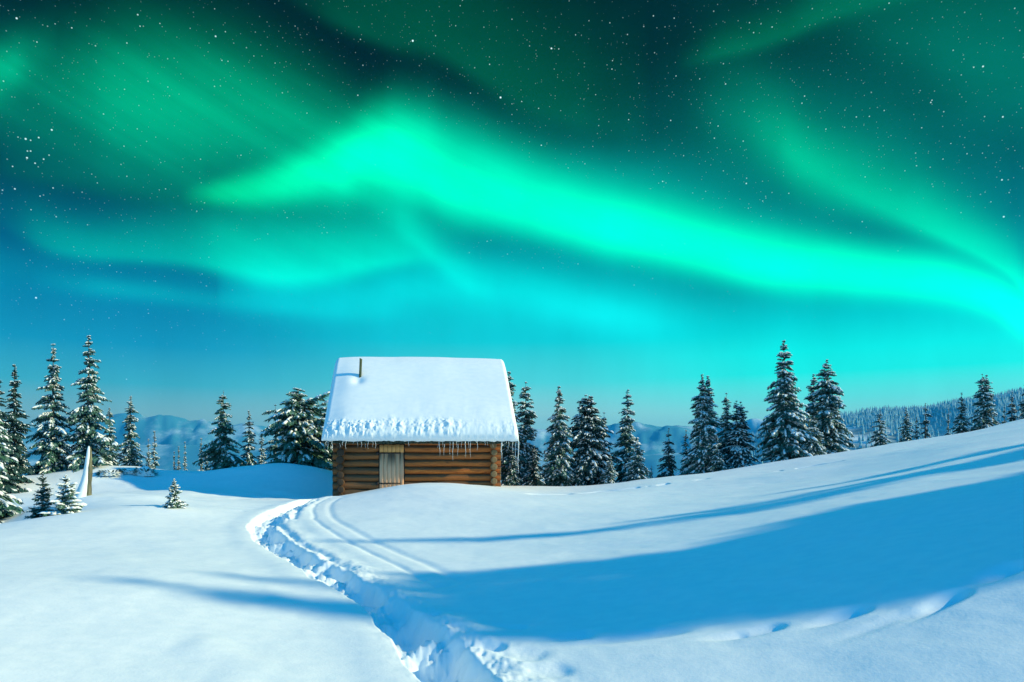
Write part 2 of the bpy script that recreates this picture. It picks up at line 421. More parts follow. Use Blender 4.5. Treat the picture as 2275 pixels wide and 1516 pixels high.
# ------------------------------------------------------------------ numpy noise
def _hash(ix, iy, seed):
    h = (ix.astype(np.int64) * 374761393 + iy.astype(np.int64) * 668265263 + seed * 1442695041) & 0xffffffff
    h = ((h ^ (h >> 13)) * 1274126177) & 0xffffffff
    return ((h ^ (h >> 16)) & 0xffff) / 65535.0
def vnoise(x, y, seed=0):
    ix = np.floor(x); iy = np.floor(y); fx = x - ix; fy = y - iy
    fx = fx * fx * fx * (fx * (fx * 6 - 15) + 10); fy = fy * fy * fy * (fy * (fy * 6 - 15) + 10)
    a = _hash(ix, iy, seed); b_ = _hash(ix + 1, iy, seed); c_ = _hash(ix, iy + 1, seed); d_ = _hash(ix + 1, iy + 1, seed)
    return (a * (1 - fx) + b_ * fx) * (1 - fy) + (c_ * (1 - fx) + d_ * fx) * fy - .5
def fbm(x, y, octv=4, seed=0, gain=.5):
    r = 0; a = 1.0
    for i in range(octv):
        r = r + a * vnoise(x * 2 ** i + 17.3 * i, y * 2 ** i - 9.1 * i, seed + i); a *= gain
    return r
def sstep(a, b_, x):
    t_ = np.clip((x - a) / (b_ - a), 0, 1); return t_ * t_ * (3 - 2 * t_)

# ------------------------------------------------------------------ terrain
def P(px, py, d): return ((px - CX) / F * d, d, EYE - (py - HY) / F * d)
ctrl = [
 P(0,1516,4.2), P(500,1516,4.6), P(950,1516,4.9), P(1400,1516,4.7), (2.2,4.3,.26), (2.95,3.9,.42), (4.1,5.3,.76), (5,3.5,.82),
 (-6,7,.45), (-4.2,7,.36), (-1.7,6.6,.05), (0,6.6,.08), (1.2,6.5,.18), (3,6.5,.54), (5,6.3,.98), (8,6.5,1.6),
 (-9.5,12,.30), (-6,11.5,.14), (-3.8,12.3,0), (-.2,12,.06), (2,11.7,.28), (5,11.5,.82), (8,11.5,1.42), (10,12,1.84),
 P(0,1165,13), P(180,1143,14.2), P(370,1124,16), P(500,1150,16), (-5.3,13.6,.05), P(530,1130,19), P(450,1108,21.5),
 (-13.2,16.6,-.35), P(196,1097,18.4), (-14.6,18.5,-.1), (-9.4,18.3,.24), (-17,20,-.5),
 (-8.5,23.5,-.03), (-7.6,25.5,-.12), (-8.8,27.5,-.05), (-12,25,.12), (-16,24.5,.05), (-20,23,-.15),(-14,27.5,.12),(-18,27.0,.05),
 P(640,1027,32), P(735,1048,32), P(560,1031,32), P(480,1044,32), P(330,1042,31), P(250,1035,30), P(120,1047,29.5), P(0,1060,28.5),
 P(745,1099,24.6), P(835,1087,24.8), P(880,1076,24.9), P(1000,1072,25), P(1113,1083,25.2), P(1200,1091,25.4), P(950,1104,20), (-3.3,15.5,.12), (.9,21,.22), (-6.8,20,.06), (-5.6,17,.06),
 (-5.5,30,.1), (-1,31,.05),
 P(1130,1081,29), P(1300,1079,30), P(1450,1063,30), P(1575,1049,30), P(1700,1031,30), P(1850,1010,30), P(2000,983,30), P(2140,959,30), P(2275,930,30), (30,30,4.1),
 (4,20,.32), (8,20,.88), (12,20,1.66), (15.3,20,2.36), (20,20,3.1), (8,16,1.05), (5,25,.42), (10,25,1.02),(16,25,2.0),
 (20,10,2.5), (30,10,3.3), (42,10,3.8), (30,20,4.0), (42,25,4.4),
 (-20,5,.7), (-22,14,0), (0,0,0), (-5,0,.3), (6,0,.8), (0,-10,.2), (-15,-10,.5), (15,-10,1.9), (30,-10,2.8), (-28,28,-.1), (-35,10,.2),
]
for xx, zc in ((-30,-.2),(-22,.3),(-14,.45),(-8,.3),(-2,-.1),(5,.2),(11,.9),(17,1.8),(23,3.0),(32,4.0)):
    ctrl.append((xx * 1.15, 38, zc - 1.2)); ctrl.append((xx * 1.3, 46, zc - 2.9))
C = np.array(ctrl, float)
def _tps(r2): return np.where(r2 > 1e-9, r2 * np.log(np.maximum(r2, 1e-9)) * .5, 0)
_n = len(C)
A_ = np.zeros((_n + 3, _n + 3))
A_[:_n, :_n] = _tps((C[:, None, 0] - C[None, :, 0]) ** 2 + (C[:, None, 1] - C[None, :, 1]) ** 2) + np.eye(_n) * .6
A_[:_n, _n] = 1; A_[:_n, _n + 1:] = C[:, :2]; A_[_n, :_n] = 1; A_[_n + 1:, :_n] = C[:, :2].T
_w = np.linalg.solve(A_, np.concatenate([C[:, 2], np.zeros(3)]))
def base_h(x, y):
    x = np.atleast_1d(np.asarray(x, float)); y = np.atleast_1d(np.asarray(y, float))
    r = np.hypot(x, y)
    near = _w[_n] + _w[_n + 1] * x + _w[_n + 2] * y
    m_ = r < 75
    xm, ym = x[m_], y[m_]; acc_ = np.zeros(len(xm))
    for i in range(_n): acc_ += _w[i] * _tps((xm - C[i, 0]) ** 2 + (ym - C[i, 1]) ** 2)
    near[m_] += acc_
    yy = np.maximum(y - 32, 0)
    far = 3.6 * sstep(2, 40, x) - .20 * yy + .00002 * np.minimum(yy, 3000) ** 2 + 3 * fbm(x / 90, y / 90, 3, 5)
    k = sstep(46, 72, r)
    return near * (1 - k) + far * k
def on_ground(px, py):
    """where the line of sight of a photograph pixel meets the snow"""
    lo = 2.0
    ds = np.arange(2.5, 45, .04)
    x = (px - CX) / F * ds; z = EYE - (py - HY) / F * ds
    g_ = base_h(x, ds)
    hit = np.nonzero(z < g_)[0]
    i = hit[0] if len(hit) else len(ds) - 1
    return float(x[i]), float(ds[i])
def polyline(pts, step=.12):
    """smooth Catmull-Rom through world points"""
    P_ = [np.array(p) for p in pts]; P_ = [2 * P_[0] - P_[1]] + P_ + [2 * P_[-1] - P_[-2]]
    out = []
    for i in range(1, len(P_) - 2):
        n_ = max(2, int(np.linalg.norm(P_[i + 1] - P_[i]) / step))
        for k in range(n_):
            t_ = k / n_
            out.append(.5 * ((2 * P_[i]) + (-P_[i-1] + P_[i+1]) * t_ + (2 * P_[i-1] - 5 * P_[i] + 4 * P_[i+1] - P_[i+2]) * t_ ** 2 + (-P_[i-1] + 3 * P_[i] - 3 * P_[i+1] + P_[i+2]) * t_ ** 3))
    out.append(P_[-2]); return np.array(out)
def seg_dist(x, y, pl):
    """signed distance (positive = right of the line's heading) and arclength"""
    best = np.full(x.shape, 1e9); sgn = np.zeros(x.shape); arc = np.zeros(x.shape); s0 = 0
    for a, b_ in zip(pl[:-1], pl[1:]):
        d = b_ - a; L = np.hypot(*d)
        if L < 1e-6: continue
        t_ = np.clip(((x - a[0]) * d[0] + (y - a[1]) * d[1]) / L ** 2, 0, 1)
        ex = x - a[0] - t_ * d[0]; ey = y - a[1] - t_ * d[1]; dd = np.hypot(ex, ey)
        mk = dd < best
        best[mk] = dd[mk]; sgn[mk] = np.sign(d[1] * ex - d[0] * ey)[mk]; arc[mk] = (s0 + t_ * L)[mk]; s0 += L
    return best * sgn, arc
path_px = [(1015,1545),(985,1500),(945,1440),(890,1395),(835,1345),(770,1303),(715,1270),(650,1232),(600,1200),(578,1175),(600,1150),(650,1125),(705,1104)]
trench = polyline([on_ground(*p) for p in path_px])
ski1 = polyline([on_ground(*p) for p in [(735,1103),(702,1122),(697,1150),(730,1180),(790,1212),(850,1240),(940,1290)]])
ski2 = polyline([on_ground(*p) for p in [(700,1112),(668,1130),(650,1155),(622,1150)]])
ski3 = polyline([on_ground(*p) for p in [(615,1150),(630,1175),(665,1205),(720,1232),(765,1262)]])
trail = polyline([on_ground(*p) for p in [(1180,1093),(1330,1089),(1450,1078),(1580,1062),(1700,1048),(1850,1026),(1960,1008),(2100,981),(2275,944)]])
holes = [(*on_ground(px, py), a, b_, dep, ang_) for px, py, a, b_, dep, ang_ in [
    (1095,1448,.20,.11,.16,-.35),(1160,1400,.16,.09,.05,-.3),(1300,1420,.20,.11,.07,.1),(1470,1415,.45,.12,.06,.05),(1640,1418,.16,.07,.04,.1),(1715,1405,.22,.09,.07,.15),
    (1905,1366,.22,.085,.10,.22),(2125,1335,.26,.085,.11,.40),(2262,1268,.24,.10,.12,.35),(2000,1378,.3,.07,.03,.3),(1175,1470,.25,.16,.06,-.6),(1240,1505,.2,.14,.05,.2),
    (560,1133,.35,.12,.07,.2),(535,1141,.25,.10,.06,.2),(590,1128,.30,.12,.05,.2),(640,1120,.35,.12,.05,.3),
    (600,1262,.0001,.0001,0,0)]]
def detail_h(x, y):
    z = np.zeros_like(x)
    r = np.hypot(x, y)
    m_ = (r < 45) & (y > 1.5)
    X, Y = x[m_], y[m_]; Z = np.zeros_like(X)
    Z += .060 * fbm(X / 3.1, Y / 2.4, 3, 11) + .010 * fbm(X / .5 + Y / 2, Y / .9, 3, 12) + .12 * fbm(X / 7, Y / 6, 2, 14) * sstep(9, 16, Y) + .11 * fbm(X / 2.6, Y / 1.7, 3, 15) * sstep(14.5, 18, Y) * sstep(-7.5, -10, X)
    # soft wind-shaped lumps in the left foreground
    Z += .05 * sstep(.08, .35, fbm(X / .9, Y / 1.5, 2, 19)) * np.exp(-((X + 1.4) / 1.6) ** 2 - ((Y - 5.2) / 1.1) ** 2)
    n1 = fbm(X / .28, Y / .28, 4, 21, .6); n2 = fbm(X / .11, Y / .11, 3, 25, .6); n3 = fbm(X / .05, Y / .05, 2, 28)
    s_, arc = seg_dist(X, Y, trench)
    edge = s_ + .09 * fbm(arc / .8, s_ * 0 + 3.3, 3, 31)
    wid = .17 + .05 * sstep(6, 12, Y) + .03 * np.sin(arc * 1.7)
    # the bed of the path: walls steep on the left bank, crumbled on the right one
    inside = sstep(-wid - .07, -wid + .01, edge) * (1 - sstep(wid - .03, wid + .12, edge))
    dep = .185 + .05 * np.sin(arc * 4.1) + .03 * np.sin(arc * 7.7 + 1)
    Z -= inside * (dep - .10 * n1 - .035 * n2 - .02 * n3)
    Z += .02 * np.exp(-((edge + wid + .22) / .22) ** 2)
    Z += (.025 + .022 * n1 + .005 * n2) * np.exp(-((edge - wid - .28) / .22) ** 2)
    Z += .006 * n2 * np.exp(-((edge - .3) / .55) ** 2)
    # footsteps in the bed
    st_ = np.abs(((arc / .62) % 1) - .5)
    Z -= .07 * inside * np.exp(-(st_ / .22) ** 2) * np.exp(-((np.abs(edge) - .07) / .1) ** 2)
    Z += np.exp(-((edge - .10) / (wid + .16)) ** 4) * (.032 * n1 + .018 * n2 + .014 * n3)
    for sk, w_, dp in ((ski1, .06, .020), (ski2, .08, .06), (ski3, .09, .05)):
        s2, a2 = seg_dist(X, Y, sk)
        s2 = s2 + .04 * fbm(a2 / .7, s2 * 0 + 1.7, 2, 37)
        Z -= dp * np.exp(-(s2 / w_) ** 2) * (1 + .5 * fbm(a2 / .4, s2 * 0, 2, 38))
        Z += .5 * dp * np.exp(-((s2 - .22) / .13) ** 2)
    s2, a2 = seg_dist(X, Y, ski1)
    Z -= .022 * np.exp(-((s2 + .42) / .09) ** 2)
    s3, a3 = seg_dist(X, Y, trail)
    on_ = sstep(-.1, .15, fbm(a3 / .8, s3 * 0 + 5.5, 3, 39))
    Z -= .17 * np.exp(-((s3 + .08 * np.sin(a3 * 5)) / .13) ** 2) * on_
    for hx, hy, a, b_, dp, an in holes:
        a *= .8; b_ *= .8; dp *= (.55 if hx > 1.2 else .5)
        ca, sa = math.cos(an), math.sin(an)
        ex = ((X - hx) * ca + (Y - hy) * sa) / a; ey = (-(X - hx) * sa + (Y - hy) * ca) / b_
        # steep on the side towards the sun, running out gently on the other
        ex = np.where(ex > 0, ex / .55, ex / 1.9); ey = np.where(ey > 0, ey / 1.25, ey / .85)
        q = ex * ex + ey * ey
        Z -= dp * np.exp(-q ** 1.5 * .8)
    z[m_] = Z
    # windblown hollow with little folds by the cabin's left side
    z += .14 * np.exp(-((x + 9.6) / 1.6) ** 2 - ((y - 26.3) / 1.2) ** 2) * fbm(x / .8, y / .5, 3, 41)
    return z
def H(x, y): return base_h(x, y) + detail_h(np.atleast_1d(np.asarray(x, float)), np.atleast_1d(np.asarray(y, float)))
def gz(x, y): return float(H(x, y)[0])

az_in = np.linspace(rad(-43), rad(43), 960)
az_out = np.linspace(rad(43), rad(317), 131)[1:-1]
azs = np.concatenate([az_in, az_out])
rings = [1.2]
while rings[-1] < 3.2: rings.append(rings[-1] * 1.03)
while rings[-1] < 46: rings.append(rings[-1] * 1.0058)
while rings[-1] < 3600: rings.append(rings[-1] * 1.05)
rings = np.array(rings)
R_, Z_ = np.meshgrid(rings, azs, indexing='ij')
gx = (R_ * np.sin(Z_)).ravel(); gy = (R_ * np.cos(Z_)).ravel()
gh = H(gx, gy)
nr, na = len(rings), len(azs)
V = np.stack([gx, gy, gh], 1); V = np.vstack([V, [[0, 0, gz(0, 0)]]])
i0 = (np.arange(nr - 1)[:, None] * na + np.arange(na)[None, :]); j1 = (np.arange(na) + 1) % na
i1 = (np.arange(nr - 1)[:, None] * na + j1[None, :])
quads = np.stack([i0, i1, i1 + na, i0 + na], -1).reshape(-1, 4)[:, ::-1]
fan = np.stack([np.full(na, nr * na), j1, np.arange(na)], 1)
tag(obj('snow_ground', np_mesh('snow_ground', V, quads, fan, M['snow'])), kind='structure', label='smooth snow covered mountainside with a trodden path winding to the cabin')
GZ_MIN = float(gh.min())

# ------------------------------------------------------------------ mountains
def mountain_mat(name, forest, snow, lo, hi, sc_, streaky=False):
    m, t, b = new_mat(name)
    g = t.n.new('ShaderNodeTexCoord').outputs['Object']
    n = t.noise(g, sc_, 6, .62)
    f = t.maprange(n, lo, hi)
    t.put(b.inputs['Base Color'], t.mix(f, forest, snow)); b.inputs['Roughness'].default_value = .85
    b.inputs['Specular IOR Level'].default_value = .1
    return m
M['far_hill'] = mountain_mat('hazed_mountain_slope', (.06, .30, .44), (.60, .80, .90), .44, .72, .0060)  # forest and snow tones blued, part of the distance haze painted in
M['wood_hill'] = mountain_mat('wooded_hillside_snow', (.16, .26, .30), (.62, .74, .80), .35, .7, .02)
def ridge(name, label, pts, d, depth, foot, mat, seed, rough, lean=0.0):
    """a mountain ridge: skyline heights at given bearings, slopes falling to the valley in front and behind"""
    pts = sorted(pts); a0 = math.atan((pts[0][0] - CX) / F); a1 = math.atan((pts[-1][0] - CX) / F)
    A = np.linspace(a0, a1, 260); T_ = np.linspace(-1, 1.0, 70)
    pxs = CX + F * np.tan(A)
    top = np.interp(pxs, [p[0] for p in pts], [p[1] for p in pts])
    k = 5; top = np.convolve(np.pad(top, k, mode='edge'), np.ones(2 * k + 1) / (2 * k + 1), 'valid')
    V = np.zeros((len(T_), len(A), 3))
    for i, tt in enumerate(T_):
        Y = d + tt * depth + np.zeros_like(A)
        X = np.tan(A) * Y
        zt = EYE + (HY - top) / F * d
        prof = np.cos(abs(tt) * math.pi / 2) ** 1.3 if abs(tt) < 1 else 0.0
        Z = foot + (zt - foot) * prof + rough * fbm(X / (depth * .35), Y / (depth * .35), 5, seed) * (.25 + prof) * min(1, abs(tt) * 2.5 + .12)
        V[i, :, 0] = X; V[i, :, 1] = Y; V[i, :, 2] = Z
    n_, m_ = V.shape[:2]
    q = (np.arange(n_ - 1)[:, None] * m_ + np.arange(m_ - 1)[None, :])
    Q = np.stack([q, q + 1, q + m_ + 1, q + m_], -1).reshape(-1, 4)
    o = obj(name, np_mesh(name, V.reshape(-1, 3), Q, None, mat)); tag(o, label=label, kind='structure')
    return V
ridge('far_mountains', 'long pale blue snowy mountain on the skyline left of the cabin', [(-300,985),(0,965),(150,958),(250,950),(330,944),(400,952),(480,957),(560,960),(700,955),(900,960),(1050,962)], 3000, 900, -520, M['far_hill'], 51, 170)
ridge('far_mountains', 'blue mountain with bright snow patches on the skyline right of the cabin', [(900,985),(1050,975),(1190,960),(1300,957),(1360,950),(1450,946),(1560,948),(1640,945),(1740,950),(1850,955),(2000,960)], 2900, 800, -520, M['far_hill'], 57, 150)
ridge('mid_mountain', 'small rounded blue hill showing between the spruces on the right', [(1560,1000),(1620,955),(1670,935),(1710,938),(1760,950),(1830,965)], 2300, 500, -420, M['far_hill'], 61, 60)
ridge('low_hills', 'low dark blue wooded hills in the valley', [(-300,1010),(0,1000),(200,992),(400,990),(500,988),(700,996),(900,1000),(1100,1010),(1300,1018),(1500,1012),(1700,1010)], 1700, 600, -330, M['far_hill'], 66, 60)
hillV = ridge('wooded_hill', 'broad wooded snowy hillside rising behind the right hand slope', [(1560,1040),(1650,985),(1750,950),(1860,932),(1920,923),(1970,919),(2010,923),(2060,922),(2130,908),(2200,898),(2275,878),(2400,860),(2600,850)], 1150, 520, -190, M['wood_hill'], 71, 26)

# the wood on that hillside: far off, reads as one mass
def far_wood():
    rng = np.random.default_rng(5)
    n_, m_ = hillV.shape[:2]; N = 15000
    fi = rng.uniform(4, n_ / 2 + 1.2, N); fj = rng.uniform(0, m_ - 2, N)
    i = fi.astype(int); j = fj.astype(int)
    p = hillV[i, j] + (hillV[np.minimum(i + 1, n_ - 1), j] - hillV[i, j]) * (fi - i)[:, None] + (hillV[i, j + 1] - hillV[i, j]) * (fj - j)[:, None]
    dens = fbm(p[:, 0] / 120, p[:, 1] / 120, 3, 77)
    keep = rng.uniform(0, 1, N) < np.clip(.62 + dens * 1.6, .12, 1); p = p[keep]; N = len(p)
    h = rng.uniform(8, 17, N); r = h * rng.uniform(.13, .2, N)
    K = 5; th = rng.uniform(0, 6.28, (N, 1)) + np.arange(K)[None] * 2 * math.pi / K
    V = []; T_ = []
    # two stacked skirts per tree
    for a, (z0, z1, rs) in enumerate(((0.05, .68, 1.0), (.42, 1.0, .62))):
        ring = np.stack([p[:, None, 0] + np.cos(th) * (r * rs)[:, None] * rng.uniform(.7, 1.2, (N, K)), p[:, None, 1] + np.sin(th) * (r * rs)[:, None] * rng.uniform(.7, 1.2, (N, K)), (p[:, 2] + h * z0)[:, None] + np.zeros((N, K)) - 1], -1)
        tip = np.stack([p[:, 0], p[:, 1], p[:, 2] + h * z1 - 1], -1)[:, None]
        blk = np.concatenate([ring, tip], 1); base = a * N * (K + 1) + np.arange(N)[:, None] * (K + 1)
        for k in range(K): T_.append(np.concatenate([base + k, base + (k + 1) % K, base + K], 1))
        V.append(blk.reshape(-1, 3))
    m, t, b = new_mat('hazed_wood_needles')
    g = t.n.new('ShaderNodeTexCoord').outputs['Object']
    t.put(b.inputs['Base Color'], t.mix(t.maprange(t.noise(g, .3, 4, .7), .36, .62), (.11, .36, .45), (.30, .56, .67))); b.inputs['Roughness'].default_value = .9  # needle and frost tones made bluer and flatter to paint the haze fade
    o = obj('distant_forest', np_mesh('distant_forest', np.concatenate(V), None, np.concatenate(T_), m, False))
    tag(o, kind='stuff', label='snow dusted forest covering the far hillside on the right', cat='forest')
far_wood()

# ------------------------------------------------------------------ spruces
def spruce(name, loc, h, width, seed, label, group=None, style='dense', needles='needles', snow=.5, rz=0.0, lod=1.0, skew=(0, 0), tops=1, bare=0.0, limbs=(), pad=1.0):
    """trunk, needle crown built from drooping boughs with side twigs, and the snow lying on the boughs; width = radius of the lowest boughs"""
    rng = np.random.default_rng(seed)
    root = empty(name, loc, rz); tag(root, label, 'tree', group)
    sp = style
    stems = [(0.0, 0.0, 1.0, 1.0)]
    if tops > 1:
        stems = [(-.028 * h, 0, 1.0, .94), (.028 * h, 0.0, .985, .94)]
    # trunk(s)
    tr = MB(); pr = random.Random(seed)
    for sx_, sy_, hs, ws in stems:
        n_ = 9; fork = .45 if tops > 1 else 0
        pts = []; 
        for k in range(n_):
            q = k / (n_ - 1); o_ = sstep(fork, fork + .3, np.array(q)) if tops > 1 else 0
            pts.append((sx_ * float(o_) + skew[0] * q * q, sy_ * float(o_) + skew[1] * q * q, h * hs * q * .995))
        tr.tube(pts, [max(.006, (.013 * h + .02) * (1 - k / (n_ - 1)) ** .9) for k in range(n_)], 7)
    tr.build('trunk', M['bark'], root)
    tw = []; sn = []       # twig arrays: base, dir, side, length, width ; snow arrays
    for si, (sx_, sy_, hs, ws) in enumerate(stems):
        dens = {'dense': 1.0, 'sparse': .62, 'narrow': .95, 'broad': 1.05, 'small': 1.05, 'thin': .5}[sp]
        nb = int((130 + 34 * h) * dens * lod)
        # bough heights: a bit denser towards the top, gathered in whorls
        q = rng.uniform(0.02 if sp != 'sparse' else .05, .985, nb) ** 1.0
        wh = max(8, int(h * 2.6))
        q = np.where(rng.uniform(size=nb) < .62, (np.round(q * wh) + rng.normal(0, .10, nb)) / wh, q); q = np.clip(q, .015, .985)
        prof = (1 - q)
        if sp == 'narrow': rr = width * (.16 * np.minimum(1, prof * 7) + .84 * prof ** .85)
        elif sp == 'broad': rr = width * (prof ** .55) * (1 - .15 * np.clip(.2 - q, 0, .2) / .2)
        elif sp == 'sparse': rr = width * (.10 * np.minimum(1, prof * 6) + .90 * prof ** 1.05)
        else: rr = width * (.08 * np.minimum(1, prof * 8) + .92 * prof ** .95)
        # irregular outline: some sectors and heights stick out
        azb = rng.uniform(0, 2 * math.pi, nb)
        lumps = 1 + .40 * np.sin(azb * 2 + q * 19 + seed) * np.sin(q * 31 + seed * 2) + .16 * np.sin(azb * 3 - q * 47 + seed)
        L = rr * lumps * rng.uniform(.68, 1.10, nb) * (1 + (rng.uniform(size=nb) < .06) * .28)
        if bare: 
            kb = rng.uniform(size=nb) > bare * (.5 + .5 * (np.sin(q * 23 + seed) > 0)); azb, q, L = azb[kb], q[kb], L[kb]; nb = len(q)
        L = np.maximum(L, .012 * h)
        a = np.where(q > .8, .45, np.where(q > .5, .10, -.12)) + rng.normal(0, .10, nb) + (.1 if sp == 'small' else -.12)
        bcv = -.22 + .25 * (1 - q) * rng.uniform(.2, 1.2, nb) - (.12 if sp != 'small' else -.1)
        ox = sx_ * sstep(.45, .75, q) + skew[0] * q * q; oy = sy_ * sstep(.45, .75, q) + skew[1] * q * q
        extra = []
        for (lq, laz, ll, la, lb) in limbs: extra.append((lq, laz, ll, la, lb))
        if extra and si == 0:
            E = np.array(extra)
            q = np.append(q, E[:, 0]); azb = np.append(azb, E[:, 1]); L = np.append(L, E[:, 2]); a = np.append(a, E[:, 3]); bcv = np.append(bcv, E[:, 4])
            ox = np.append(ox, np.zeros(len(E))); oy = np.append(oy, np.zeros(len(E))); nb = len(q)
        O = np.stack([ox, oy, q * h * hs], 1)
        Dh = np.stack([np.cos(azb), np.sin(azb), np.zeros(nb)], 1)
        S_ = np.stack([-np.sin(azb), np.cos(azb), np.zeros(nb)], 1)
        K = 12 if lod >= .8 else (7 if lod > .5 else 5)
        for k in range(K + 1):
            s_ = np.clip((k + rng.uniform(-.35, .35, nb)) / K, .06, 1.0)
            pos = O + Dh * (L * s_)[:, None]; pos[:, 2] += L * (a * s_ + bcv * s_ * s_)
            slope = a + 2 * bcv * s_
            tl_ = L * (.42 * (1.02 - s_) ** .7 + .10) * rng.uniform(.7, 1.25, nb) + .02 * h * .3
            if lod >= .8: tl_ = tl_ * .80
            for sd in (-1, 1):
                keep = rng.uniform(size=nb) < .93
                fw = rng.uniform(.45, 1.0, nb)
                d_ = Dh * fw[:, None] + S_ * (sd * rng.uniform(.55, 1.05, nb))[:, None]
                d_[:, 2] = slope * fw - rng.uniform(.10, .55, nb)
                d_ /= np.linalg.norm(d_, axis=1)[:, None]
                side = np.cross(d_, np.array([0, 0, 1.0])) + rng.normal(0, .35, (nb, 3)); side /= np.linalg.norm(side, axis=1)[:, None]
                tw.append((pos[keep], d_[keep], side[keep], tl_[keep], (tl_ * rng.uniform(.18, .30, nb) + .012)[keep]))
                # snow lying on the twig
                sk = keep & (rng.uniform(size=nb) < snow * .62 * (.45 + .75 * s_))
                sn.append(((pos + d_ * (tl_ * .38)[:, None] + np.array([0, 0, .012 * h ** .5]))[sk], d_[sk], side[sk], (tl_ * rng.uniform(.20, .40, nb))[sk], (tl_ * rng.uniform(.07, .15, nb) + .008)[sk]))
            # hanging needles under the bough
            kp = rng.uniform(size=nb) < .55
            d_ = np.stack([Dh[:, 0] * .35, Dh[:, 1] * .35, -np.ones(nb)], 1) + rng.normal(0, .25, (nb, 3)); d_ /= np.linalg.norm(d_, axis=1)[:, None]
            tw.append((pos[kp], d_[kp], (S_ + rng.normal(0, .3, (nb, 3)))[kp], (tl_ * .6)[kp], (tl_ * .2 + .012)[kp]))
        # snow pads along the bough
        for s0 in (.35, .5, .64, .78, .9, .98):
            s_ = np.clip(s0 + rng.uniform(-.06, .06, nb), .1, 1)
            pos = O + Dh * (L * s_)[:, None]; pos[:, 2] += L * (a * s_ + bcv * s_ * s_) + .012 * h ** .5
            d_ = Dh.copy(); d_[:, 2] = a + 2 * bcv * s_; d_ /= np.linalg.norm(d_, axis=1)[:, None]
            cl = .5 + .5 * np.sin(azb * 2.0 + q * 15 + seed * 1.7)
            kp = rng.uniform(size=nb) < snow * (.35 + .85 * cl)
            sz = rng.uniform(.7, 1.5, nb)
            sn.append((pos[kp], d_[kp], S_[kp], pad * .85 * (L * .12 * sz + .008 * h ** .6)[kp], pad * .85 * (L * .05 * sz + .006 * h ** .6)[kp]))
    B, D, Sd, Ln, Wd = (np.concatenate([t_[i] for t_ in tw]) for i in range(5))
    N = len(B); droop = np.zeros((N, 3)); droop[:, 2] = -.22 * Ln
    mid = B + D * (Ln * .5)[:, None]
    tip = B + D * Ln[:, None] + droop
    jag = rng.uniform(.5, 1.3, (N, 2))
    v4 = np.stack([B, mid + Sd * (Wd * jag[:, 0])[:, None] + droop * .45, tip, mid - Sd * (Wd * jag[:, 1])[:, None] + droop * .45], 1)
    i4 = np.arange(N)[:, None] * 4
    tris = np.concatenate([i4 + [[0, 1, 2]], i4 + [[0, 2, 3]]])
    parts = [v4.reshape(-1, 3)]; ftri = [tris]; nleaf = len(tris)
    if snow > 0.02:
        B, D, Sd, Ln, Wd = (np.concatenate([t_[i] for t_ in sn]) for i in range(5))
        keep = B[:, 2] > .01; B, D, Sd, Ln, Wd = B[keep], D[keep], Sd[keep], Ln[keep], Wd[keep]
        N = len(B); up = np.cross(Sd, D); up *= np.sign(up[:, 2:3] + 1e-9)
        th = np.minimum(Wd * .75, .02 * h ** .6 + .02)
        ring = [B + D * (Ln * ca)[:, None] + Sd * (Wd * sa)[:, None] - up * (th * .4)[:, None] * abs(ca) + rng.normal(0, .12, (N, 3)) * Wd[:, None] for ca, sa in ((1, 0), (.5, .85), (-.5, .85), (-1, 0), (-.5, -.85), (.5, -.85))]
        t1 = B + up * th[:, None] + D * (Ln * .3)[:, None]; t2 = B + up * (th * .9)[:, None] - D * (Ln * .35)[:, None]
        vv = np.stack(ring + [t1, t2], 1); b_ = np.arange(N)[:, None] * 8 + len(parts[0])
        ftri.append(np.concatenate([b_ + [f] for f in ([0,1,6],[1,2,7],[1,7,6],[2,3,7],[3,4,7],[4,5,6],[4,6,7],[5,0,6],[0,5,4],[0,4,1],[1,4,3],[1,3,2])]))
        parts.append(vv.reshape(-1, 3))
    ft = np.concatenate(ftri)
    me = np_mesh('crown', np.concatenate(parts), None, ft, M[needles], False)
    me.materials.append(M['tree_snow'])
    mi = np.zeros(len(me.polygons), np.int32)
    if len(mi) == len(ft):
        mi[nleaf:] = 1; me.polygons.foreach_set('material_index', mi)
        sm_ = np.zeros(len(mi), bool); sm_[nleaf:] = True; me.polygons.foreach_set('use_smooth', sm_)
    obj('crown', me, root)
    return root

GB = 'spruces behind the snowy crest'
LG = 'spruces left of the cabin'
SM = 'small snowy spruces in the left hollow'
